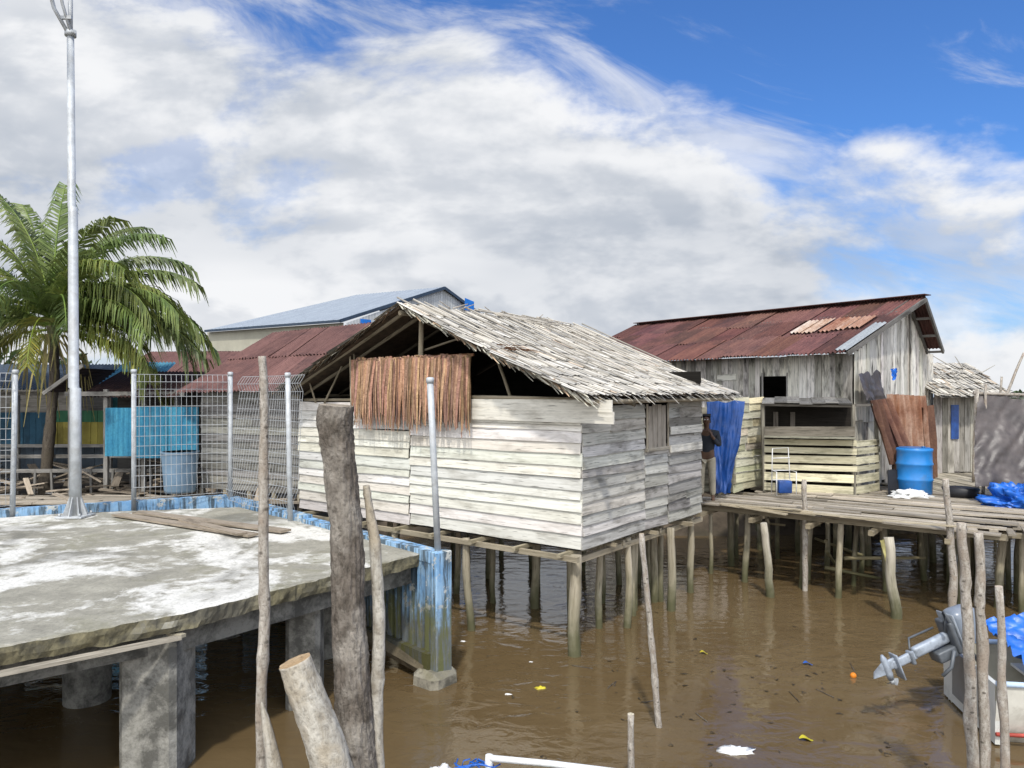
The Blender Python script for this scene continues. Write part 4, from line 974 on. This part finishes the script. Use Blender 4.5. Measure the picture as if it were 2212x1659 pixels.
m.bar((-10.1,16.85,3.5),(-7.4,16.85,3.5),.06,.1,.5); m.bar((-10.6,16.85,3.5),(-9.7,16.85,4.15),.05,.08,.7)
m.quad([(-9.9,18.7,.8),(-7.5,18.5,.8),(-7.5,18.5,3.9),(-9.9,18.7,3.9)],.15); make(m,'frame',GREYW,sd2)
m=MB()
for i in range(3): m.corr((-9.0+i*.68,16.5,3.2+U(-.03,.03)),(.7,0,0),(0,-.02,-1.12+U(-.05,.05)),.10,.024,U(.75,1.15))
make(m,'blue_tin_fence',BLUECORR,label="bright blue corrugated tin fence panel",category="fence")
tb=empty('water_tub',(-6.95,15.6,1.45),label="grey blue plastic water tub on planks",category="tub")
m=MB(); m.tube([(-6.95,15.6,1.45),(-6.95,15.6,1.5),(-6.95,15.6,2.2),(-6.95,15.6,2.26),(-6.95,15.6,2.3),(-6.95,15.6,2.3),(-6.95,15.6,2.1)],[.3,.31,.36,.36,.39,.34,.33],26); make(m,'body',m_plain('tub_plastic',(.17,.26,.35),.5,.15,3,.05),tb)
bl=empty('shore_boardwalk',(-10,16,0),label="old plank walkway over the muddy bank",category="boardwalk")
m=MB()
for j in range(6):
    x=-16
    while x<-5.5:
        L=U(1.5,3); k=U(.6,1.15); m.box((x,15.1+j*.2,1.26+U(-.02,.02)),(L-.02,U(-.04,.04),U(-.03,.03)),(0,.185,0),(0,0,.035),(k,k*.97,k*.92)); x+=L
make(m,'decking',DECKW,bl)
for i in range(22):
    stilt((-15.8+i*.5,15.1+U(0,1.1),1.24,U(-.06,.06),0),U(.04,.065),bl,k=U(.5,.9),bot=-.4)
m=MB()
for i in range(300):
    x=U(-17,-5); y=U(14.6,19); z=.7+U(0,.6)+(y-14.6)*.12; a=U(0,3.14); L=U(.4,2.0); k=U(.25,1.1)
    m.bar((x,y,z),(x+math.cos(a)*L,y+math.sin(a)*L*.6,z+U(-.25,.35)),U(.05,.2),.025,(k,k*.93,k*.85))
make(m,'timber_debris',DECKW,kind="stuff",label="scattered broken planks and driftwood on mud",category="debris")
m=MB()
for i in range(500):
    x=U(-17,-5.5); y=U(14.8,20); z=.75+(y-14.6)*.09+U(0,.2); s=U(.03,.12); a=V((U(-1,1),U(-1,1),U(-.3,.6))).normalized()*s; b=V((U(-1,1),U(-1,1),U(-.3,.6))).normalized()*s
    c=random.choice([(.8,.8,.8),(.5,.15,.08),(.1,.2,.5),(.5,.4,.3),(.2,.2,.2),(.6,.55,.45),(.3,.25,.2)]); p=V((x,y,z)); m.quad([p-a,p-b,p+a,p+b],c)
make(m,'litter',PAINT,kind="stuff",label="mixed litter on the muddy shore",category="litter")
m=MB()
for y,z in ((14.7,1.05),(17.2,1.7),(17.6,2.0)): m.bar((-17,y,z),(-6,y+.2,z+.02),.06,.08,.5)
for i in range(24): x=-16.5+i*.45; m.bar((x,17.3,.7),(x+U(-.05,.05),17.3,1.75),.05,.05,.4,up=(1,0,0))
make(m,'timber_railing',GREYW,label="dark timber railing on the shore walkway",category="railing")

def bush(cx,cy,cz,rx,ry,rz,n,name,label):
    r=empty(name,(cx,cy,.8),label=label,category="tree")
    m=MB()
    for i in range(n):
        d_=V((U(-1,1),U(-1,1),U(-1,1))); 
        if d_.length>1: continue
        q=V((cx+d_.x*rx,cy+d_.y*ry,cz+d_.z*rz)); 
        if noise.noise(q*.9)<-.12: continue
        s=U(.1,.22); a=V((U(-1,1),U(-1,1),U(-1,1))).normalized()*s; b=a.cross(V((U(-1,1),U(-1,1),U(-1,1)))).normalized()*s*.5; k=U(.6,1.5); m.quad([q-a,q-b,q+a,q+b],(k,k,k*.9))
    make(m,'crown',TREE,r)
    m=MB(); m.stick((cx,cy,.6),(cx,cy,cz+rz*.5),.12,.05,8)
    for i in range(6): m.stick((cx,cy,cz-rz*.5),(cx+U(-.7,.7)*rx,cy+U(-.7,.7)*ry,cz+U(0,.6)*rz),.05,.02,6)
    make(m,'trunk',BARKD,r)
bush(-14.5,23,3.4,2.2,1.5,1.6,2500,'leafy_tree',"dense green leafy tree behind the shop")
bush(-19,26,3.6,3,1.5,2,2500,'leafy_tree',"dense green leafy tree behind the shop")

# ================================================================ PALM
pt_=empty('palm_tree',(-11.0,17.6,.9),label="coconut palm with arching green and yellowing fronds",category="palm tree")
m=MB(); cr=V((-10.85,17.6,5.1))
path=[V((-11.05,17.6,.6)),V((-11.0,17.6,1.6)),V((-10.9,17.6,2.8)),V((-10.8,17.6,3.9)),V((-10.82,17.6,4.7)),cr]
pp2=[];rr=[]
for i in range(5):
    for j in range(8): t=j/8; pp2.append(path[i].lerp(path[i+1],t)); rr.append((.15,.12,.105,.105,.12,.15)[i]*(1+.07*(j%2)))
pp2.append(cr); rr.append(.14)
m.tube(pp2,rr,12,(1,1,1),.08); make(m,'trunk',m_bark('palm_bark',(.06,.05,.04),(.13,.11,.085),(.09,.075,.055),6,.8),pt_)
m=MB(); m2=MB()
def frond(az,el,L,curv,k=1,yel=0):
    p=cr+V((0,0,U(-.1,.15))); N=26; pts=[p.copy()]; dirs=[]
    sideaz=U(-.3,.3)
    for i in range(N):
        t=i/N; e2=el-curv*(t**1.5); a2=az+sideaz*t
        d_=V((math.cos(a2)*math.cos(e2),math.sin(a2)*math.cos(e2),math.sin(e2))); p=p+d_*L/N; pts.append(p.copy()); dirs.append(d_)
    m2.tube(pts[::2]+[pts[-1]],[.034*(1-.8*i/(N/2+1)) for i in range(len(pts[::2])+1)],5,(1.3+yel,1.4+yel*.4,.7),cap=False)
    for i in range(2,N):
        for h in range(4):
            t=(i+h/4)/N; q=pts[i].lerp(pts[i+1],h/4) if i<N else pts[i]; d_=dirs[min(i,N-1)]; sd=d_.cross(V((0,0,1))); sd=sd.normalized() if sd.length>.05 else V((1,0,0)); up=sd.cross(d_)
            LL=.98*(math.sin(min(1,t*1.2+.15)*math.pi*.80)**.6)*(1-.3*t)*(L/3.4)
            for sg in (-1,1):
                if R()<.05: continue
                l=LL*U(.8,1.12); dr_=(sd*sg*U(.6,.82)+d_*U(.65,.9)+up*U(-.05,.25)).normalized()
                droop=U(.3,.9)+ .5*t
                w=.023*U(.7,1.3); wv=(d_*.9+up*.3).normalized()*w
                mid=q+dr_*l*.5+V((0,0,-droop*l*.14)); en=q+dr_*l*.78+V((0,0,-droop*l*.64))
                kk=k*U(.6,1.35); y=yel*U(.3,1.3); col=(kk*(1+y*1.5),kk*(1+y*.5),kk*(1-y*.2))
                m.quad([q-wv*.6,q+wv*.6,mid+wv,mid-wv],col); m.quad([mid-wv,mid+wv,en+wv*.15,en-wv*.15],col)
random.seed(21)
F=[(1.9,1.5,3.9,.7),(2.6,1.35,4.0,.9),(1.2,1.28,3.9,1.1),(.4,1.12,3.8,1.6),(.1,.9,3.8,1.5),(-.2,.65,3.9,1.6),(-.5,.45,3.8,1.5),(-.1,.3,3.9,1.3),(.35,.4,3.9,1.4),(-.9,.5,3.4,1.7),(-1.4,.7,3.4,1.8),(-2.0,.5,3.4,1.7),(3.1,.95,3.8,1.5),(2.9,.55,3.8,1.5),(3.4,.35,3.7,1.4),(3.8,.6,3.5,1.7),(2.2,.7,3.5,1.6),(1.4,.6,3.5,1.6),(.8,.55,3.6,1.6),(-2.6,.25,3.4,1.4),(-1.2,.15,3.2,1.4),(-.4,.05,3.5,1.2),(.1,-.1,3.2,1.1),(3.0,-.05,3.4,1.2),(2.0,1.15,3.6,1.2),(0.0,1.25,3.6,1.5),(-.7,.95,3.5,1.6),(3.3,1.25,3.7,1.2),(-.3,.2,3.7,1.5),(-.05,.75,3.9,1.9),(2.8,.2,3.6,1.5),(.2,.55,4.0,1.7),(-.6,1.2,3.6,1.3),(3.0,1.4,3.8,.9),(-.15,.5,4.0,1.9),(-.5,.7,3.8,1.9)]
for a,e,L,c in F:
    yel=U(0,.28) if e>.2 else U(.2,.6)
    frond(a,e,L,c,U(.75,1.3),yel)
crown=make(m,'crown',PALM,pt_); make(m2,'frond_stem',PALM,crown)
random.seed(5)
m=MB()
for i in range(40):
    a=U(-3,3); q=cr+V((math.cos(a)*.25,math.sin(a)*.25,-.2)); e_=q+V((math.cos(a)*U(.2,.9),math.sin(a)*U(.2,.6),-U(.8,2.2))); w=V((.015,.01,0)); k=U(.6,1.4); md=(q+e_)/2+V((math.cos(a)*.2,0,.1)); m.quad([q-w,q+w,md+w,md-w],k); m.quad([md-w,md+w,e_+w*.2,e_-w*.2],k)
make(m,'dead_frond',m_plain('dead_frond',(.26,.22,.09),.8,.4),crown,kind="stuff")

# ================================================================ BOATS
boat=empty('motor_boat',(6.5,7.9,0),label="cream fibreglass skiff with tilted outboard motor",category="boat")
B0=V((4.95,8.1,0)); bd=V((.985,-.17,0)).normalized(); bs=V((-bd.y,bd.x,0))
def hull(m,B0,bd,bs,L,wid,zt,zb=-.12,inner=False,k=(1,1,1)):
    N=16
    def sec(t,v,inn):
        w=wid/2*(1-max(0,t-.55)**2*4.2); w=max(w,.02); top=zt+.25*t*t
        ang=v*math.pi; x=-math.cos(ang); ww=w-(.03 if inn else 0)
        sx=math.copysign(abs(x)**.55,x)*ww; sz=zb+(top-zb)*(1-abs(math.sin(ang))**.8)+(.05 if inn else 0)*math.sin(ang)
        return B0+bd*(L*t)+bs*sx+V((0,0,sz))
    m.grid(lambda u,v:sec(u,v,inner),N,20,k)
m=MB(); hull(m,B0,bd,bs,4.5,1.35,.62)
hull(m,B0,bd,bs,4.5,1.35,.62,inner=True,k=(.8,.78,.7))
make(m,'hull',m_plain('cream_gelcoat',(.58,.56,.49),.35,.12,3,.05,.5,dirt=(.25,.22,.17),dirta=.5),boat)
m=MB()
for sg in (-1,1): m.tube([B0+bd*(4.5*t)+bs*sg*(.675*(1-max(0,t-.55)**2*4.2))+V((0,0,.64+.25*t*t)) for t in [i/10 for i in range(10)]],.03,8,(.75,.95,1.25))
m.box(B0-bs*.64+V((0,0,.02)),bd*.05,bs*1.28,V((0,0,.60)),(.8,.8,.76)); m.box(B0-bs*.3-bd*.04+V((0,0,.15)),bd*.04,bs*.6,V((0,0,.5)),(.25,.25,.25)); m.box(B0+bd*.7-bs*.62+V((0,0,.40)),bd*.3,bs*1.24,V((0,0,.03)),(.9,.9,.9))
make(m,'gunwale',WHITEP,boat)
m=MB(); m.tube([B0+bd*(4.5*t)-bs*(.66)*(1-max(0,t-.55)**2*4.2)+V((0,0,.13+.1*t)) for t in [i/10 for i in range(8)]],.02,6); make(m,'red_stripe',m_plain('red_paint',(.4,.07,.05),.5),boat)
cloth('boat_tarp',[B0+bd*.35+bs*.55+V((0,0,.98)),B0+bd*2.2+bs*.5+V((0,0,.95)),B0+bd*2.2-bs*.35+V((0,0,.72)),B0+bd*.5-bs*.3+V((0,0,.7))],TARPL,.18,4,50,30,0,"crumpled blue tarpaulin covering the boat stern",k=1,diag=.5)
om=empty('outboard_motor',B0+V((0,0,.6)),label="grey outboard motor tilted up out of water",category="outboard motor")
a=V((4.82,8.05,.97)); f=V((3.88,7.9,.60)); ax=(f-a).normalized()
zl=-ax; yl=V((0,1,0)); yl=(yl-zl*yl.dot(zl)).normalized(); xl=yl.cross(zl)
Mo=Matrix((( xl.x,yl.x,zl.x,a.x),(xl.y,yl.y,zl.y,a.y),(xl.z,yl.z,zl.z,a.z),(0,0,0,1)))
sgn=1 if xl.z>0 else -1
m=MB(); m.rbox((0.04*sgn,0,.09),(.44,.26,.32),.09,Mo,(1,1,1),4,.84); make(m,'cowling',MOTOR,om)
m=MB(); m.rbox((0,0,-.12),(.36,.24,.06),.025,Mo,(1,1,1),2); m.rbox((0.03*sgn,0,-.075),(.43,.255,.02),.008,Mo,(3,3,3),1); make(m,'lower_cowl',MOTORD,om)
m=MB(); m.rbox((0,0,-.36),(.12,.085,.45),.035,Mo,(1,1,1),3); m.rbox((-.02*sgn,0,-.70),(.10,.05,.3),.022,Mo,(1,1,1),3)
m.rbox((-.05*sgn,0,-.80),(.28,.14,.018),.008,Mo,(1,1,1),2); m.rbox((-.03*sgn,0,-.62),(.15,.10,.04),.018,Mo,(.8,.8,.8),2)
m.tube([Mo@V((.13*sgn,0,-.92)),Mo@V((.08*sgn,0,-.92)),Mo@V((-.08*sgn,0,-.92)),Mo@V((-.15*sgn,0,-.92))],[.012,.034,.04,.03],12)
m.rbox((0,0,-.86),(.11,.035,.14),.014,Mo,(1,1,1),2)
b=len(m.v); P=[V((.06*sgn,0,-.94)),V((-.08*sgn,0,-.94)),V((-.06*sgn,0,-1.10)),V((.0*sgn,0,-1.07))]
m.v+=[Mo@(p+V((0,.008,0))) for p in P]+[Mo@(p-V((0,.008,0))) for p in P]; m.face([b,b+1,b+2,b+3],[(0,0)]*4,(1,1,1)); m.face([b+7,b+6,b+5,b+4],[(0,0)]*4,(1,1,1))
for i in range(4): j=(i+1)%4; m.face([b+i,b+4+i,b+4+j,b+j],[(0,0)]*4,(1,1,1))
make(m,'drive_leg',GALVLEG,om)
m=MB(); m.tube([Mo@V((-.14*sgn,0,-.92)),Mo@V((-.20*sgn,0,-.92))],[.028,.018],10)
for q in range(3):
    an=q*2.094+.5
    def bl_(u,v):
        r=.02+.05*u; tw=an+(v-.5)*(.9+.4*math.sin(u*3.1)); return Mo@V(((-.17+(.5-v)*.045)*sgn,math.cos(tw)*r,-.92+math.sin(tw)*r))
    m.grid(bl_,5,5,(.6,.6,.6))
make(m,'propeller',GALV,om)
m=MB(); m.rbox((-.14*sgn,0,-.25),(.12,.18,.24),.02,Mo,(1,1,1),2); m.tube([Mo@V((-.1*sgn,-.12,-.2)),Mo@V((-.25*sgn,-.12,-.3)),Mo@V((-.3*sgn,-.1,-.42))],.02,8); m.tube([Mo@V((0.1*sgn,-.1,-.2)),Mo@V((.3*sgn,-.1,-.15)),B0+V((.1,-.1,.6))],.022,8)
m.tube([Mo@V((0.1*sgn,.1,-.2)),Mo@V((.1*sgn,.12,-.5)),Mo@V((.05*sgn,.0,-.6))],.012,6); make(m,'clamp_bracket',MOTORD,om)

b2=empty('white_skiff',(.3,5.0,0),label="small white skiff with tubular rail",category="boat")
m=MB(); B2=V((-.75,5.15,0)); hull(m,B2,V((1,-.07,0)),V((.07,1,0)),3.2,.9,.38); hull(m,B2,V((1,-.07,0)),V((.07,1,0)),3.2,.9,.38,inner=True); m.box(B2-V((0,.42,0)),V((.04,0,0)),V((0,.84,0)),V((0,0,.38)),.9); make(m,'hull',WHITEP,b2)
m=MB(); m.tube([(-.19,5.83,.30),(-.18,5.83,.66),(-.175,5.83,.71)],.034,10); m.tube([(-.18,5.82,.695),(.3,5.79,.665),(.95,5.72,.62)],.025,10); m.tube([(-.19,5.85,.3),(-.19,5.4,.36)],.02,8); m.tube([(.5,5.78,.65),(.5,5.6,.3)],.02,8)
make(m,'rail',WHITEP,b2)
m=MB()
for i in range(5):
    o_=V((-.36+U(-.05,.05),5.84,.64)); m.tube([o_+V((math.cos(t*1.1+i)*.08+.03*t,math.sin(t*1.1+i)*.05,.02*math.sin(t*2+i))) for t in range(7)],.006,5)
make(m,'rope',TARPL,b2)
m=MB(); blob((-.55,5.83,.52),.12,.1,.1,.5); make(m,'cloth_bundle',WHITEP,b2)

# ================================================================ FLOATING THINGS
def floatleaf(mesh,x,y,s,rot,label,name='floating_leaf',group=None,cat='leaf'):
    o=bpy.data.objects.new(name,mesh); link(o); o.location=(x,y,.002); o.scale=(s,s*U(.6,1.2),s); o.rotation_euler=(0,0,rot); meta(o,label,cat,group); return o
LEAFD=m_plain('dead_leaf',(.05,.038,.022),.5,.5,9)
me=[]
for q in range(4):
    m=MB()
    def lf(u,v): 
        bend=.25*math.sin(u*3+q)
        return ((u-.5),(v-.5)*(.35+.14*q)*math.sin(math.pi*min(1,u*.95+.03))**.8*(1+.5*noise.noise(V((u*6,q,v*3))))+bend,.05*abs(v-.5)+.10*math.sin(u*4+q)*.5+.0)
    m.grid(lf,8,4,(1,1,1)); o=make(m,'floating_leaf',LEAFD,origin=(0,0,0),label="dark dead leaf floating on brown water",category="leaf",group="dead leaves floating on the water"); me.append(o.data); o.location=(1.5+q*.6,8.5+q*.5,.004); o.scale=(.08,.08,.08); o.rotation_euler=(0,0,q)
random.seed(11)
for i in range(78):
    if i%3: x=random.gauss(3.0,1.1); y=random.gauss(8.6,1.0)
    else: x=U(-.5,5.2); y=U(7,12)
    if y<6.9: y=7+R()
    floatleaf(me[i%4],x,y,U(.03,.10),U(0,6.28),"dark dead leaf floating on brown water",group="dead leaves floating on the water")
def smallthing(name,label,cat,x,y,mat,kind='leaf',s=.1):
    global m
    m=MB()
    if kind=='leaf': m.grid(lambda u,v:(x+(u-.5)*s*1.6,y+(v-.5)*s*math.sin(math.pi*(u*.9+.05)),.02+.02*math.sin(u*5)),8,4)
    elif kind=='ball': 
        b=bmesh.new(); bmesh.ops.create_icosphere(b,subdivisions=3,radius=s/2); m.bm(b,Matrix.Translation((x,y,s*.25)))
        m.tube([(x,y,s*.7),(x,y,s*.82)],.006,6,.5)
    else: blob((x,y,-.01),s,s*.5,s*.35,.7,1,12,6)
    make(m,name,mat,label=label,category=cat)
YEL=m_plain('yellow_leaf',(.5,.42,.03),.5); ORG=m_plain('orange_skin',(.7,.22,.02),.5)
smallthing('yellow_leaf',"crumpled yellow leaf floating on water",'leaf',.345,8.93,YEL,'blob',.075)
smallthing('yellow_leaf',"small yellow leaf floating on water",'leaf',2.6,10.1,YEL,'leaf',.07)
smallthing('yellow_leaf',"small yellow leaf floating on water",'leaf',3.0,7.6,YEL,'leaf',.09)
smallthing('orange_fruit',"small round orange fruit floating on water",'fruit',4.25,9.28,ORG,'ball',.075)
smallthing('plastic_scrap',"small blue plastic scrap floating on water",'litter',3.85,9.7,TARPL,'leaf',.08)
smallthing('foam_block',"broken white foam piece floating on water",'litter',2.22,7.36,WHITEP,'blob',.16)
smallthing('foam_scrap',"tiny white foam scrap floating on water",'litter',-.05,8.75,WHITEP,'blob',.05)
smallthing('foam_scrap',"tiny white foam scrap floating on water",'litter',.25,9.8,WHITEP,'blob',.04)
smallthing('foam_scrap',"tiny white foam scrap floating on water",'litter',-.7,10.6,WHITEP,'blob',.05)
for i in range(8):
    x=random.gauss(2.8,1.0); y=random.gauss(8.6,.8); m=MB(); a_=U(0,3.14); L=U(.12,.35); m.stick((x,y,.006),(x+math.cos(a_)*L,y+math.sin(a_)*L,.008),.006,.004,5,.6); make(m,'floating_twig',BARKD,label="thin dark twig floating on water",category="twig",group="twigs floating on the water")

# ================================================================ PERSON
def skin(name,joints,edges,mat,sub=2,parent=None,root=0,**k):
    me=bpy.data.meshes.new(name); me.from_pydata([j[0] for j in joints],edges,[]); o=bpy.data.objects.new(name,me); link(o)
    md=o.modifiers.new('skin','SKIN'); md.use_smooth_shade=True
    for i,j in enumerate(joints):
        sv=me.skin_vertices[0].data[i]; r=j[1]; sv.radius=(r,r) if not hasattr(r,'__len__') else r; sv.use_root=(i==root)
    s2=o.modifiers.new('sub','SUBSURF'); s2.levels=sub; s2.render_levels=sub
    me.materials.append(mat)
    if parent: o.parent=parent
    meta(o,**k); return o
J=[((0,0,.95),(.15,.10)),((0,.0,1.15),(.14,.095)),((0,0,1.36),(.17,.10)),((0,0,1.45),(.06,.055)),((0,-.01,1.53),(.05,.05)),((0,-.02,1.58),(.075,.085)),((0,-.02,1.66),(.078,.095)),((0,-.01,1.72),(.055,.065)),
 ((-.19,0,1.38),.055),((-.23,.02,1.12),.042),((-.21,-.08,.9),.032),((-.205,-.1,.83),(.028,.016)),
 ((.19,0,1.38),.055),((.25,-.05,1.13),.042),((.13,-.22,1.32),.032),((.09,-.2,1.40),(.028,.016)),
 ((-.09,0,.88),.085),((-.11,-.01,.5),.058),((-.11,.03,.09),.04),((-.12,-.12,.03),.038),
 ((.09,0,.88),.085),((.11,-.01,.5),.058),((.12,.03,.09),.04),((.14,-.12,.03),.038)]
E=[(0,1),(1,2),(2,3),(3,4),(4,5),(5,6),(6,7),(2,8),(8,9),(9,10),(10,11),(2,12),(12,13),(13,14),(14,15),(0,16),(16,17),(17,18),(18,19),(0,20),(20,21),(21,22),(22,23)]
for hi,dr_ in ((11,V((0,-.02,-1))),(15,V((-.4,.1,.8)).normalized())):
    base=V(J[hi][0])
    for q in range(5):
        sp=V((0,(q-2)*.016,0)) if hi==11 else V(((q-2)*.012,(q-2)*.008,0)); L=(.055,.075,.085,.078,.06)[q]
        a1=base+sp+dr_*.03; a2=a1+dr_*L*.5+V((0,-.006,0)); a3=a2+dr_*L*.5+V((.0,-.014,0))
        n_=len(J); J+= [(tuple(a1),.009),(tuple(a2),.008),(tuple(a3),.007)]; E+=[(hi,n_),(n_,n_+1),(n_+1,n_+2)]
n_=len(J); J.append(((0,-.125,1.625),.012)); E.append((6,n_))
person=skin('person',J,E,SKIN,2,label="person in dark jacket and khaki trousers, hand raised to chin",category="person")
person.location=(3.80,14.55,ZF); person.rotation_euler=(0,0,math.radians(-20)); person.scale=(.96,.96,.96)
skin('jacket',[((0,.0,.93),(.165,.125)),((0,.0,1.15),(.165,.12)),((0,0,1.36),(.18,.12)),((0,0,1.46),(.08,.075)),((-.20,0,1.38),.075),((-.235,.02,1.12),.06),((-.215,-.07,.93),.048),((.20,0,1.38),.075),((.255,-.05,1.13),.06),((.15,-.19,1.28),.048)],[(0,1),(1,2),(2,3),(2,4),(4,5),(5,6),(2,7),(7,8),(8,9)],JACK,2,person)
skin('trousers',[((0,0,.95),(.16,.115)),((-.095,0,.85),.1),((-.11,-.01,.5),.078),((-.11,.03,.1),.062),((.095,0,.85),.1),((.11,-.01,.5),.078),((.12,.03,.1),.062)],[(0,1),(1,2),(2,3),(0,4),(4,5),(5,6)],KHAKI,2,person)
skin('hair',[((0,.035,1.67),(.080,.08)),((0,.02,1.735),(.072,.08)),((0,.04,1.60),(.065,.05))],[(0,1),(0,2)],HAIR,2,person)
m=MB()
for sx in (-.03,.03):
    b=bmesh.new(); bmesh.ops.create_icosphere(b,subdivisions=2,radius=.012); m.bm(b,Matrix.Translation((sx,-.108,1.655)),(1,1,1))
oe=make(m,'eye',WHITEP,origin=(0,0,0)); oe.parent=person; oe.location=(0,0,0)
print("done",len(bpy.data.objects))
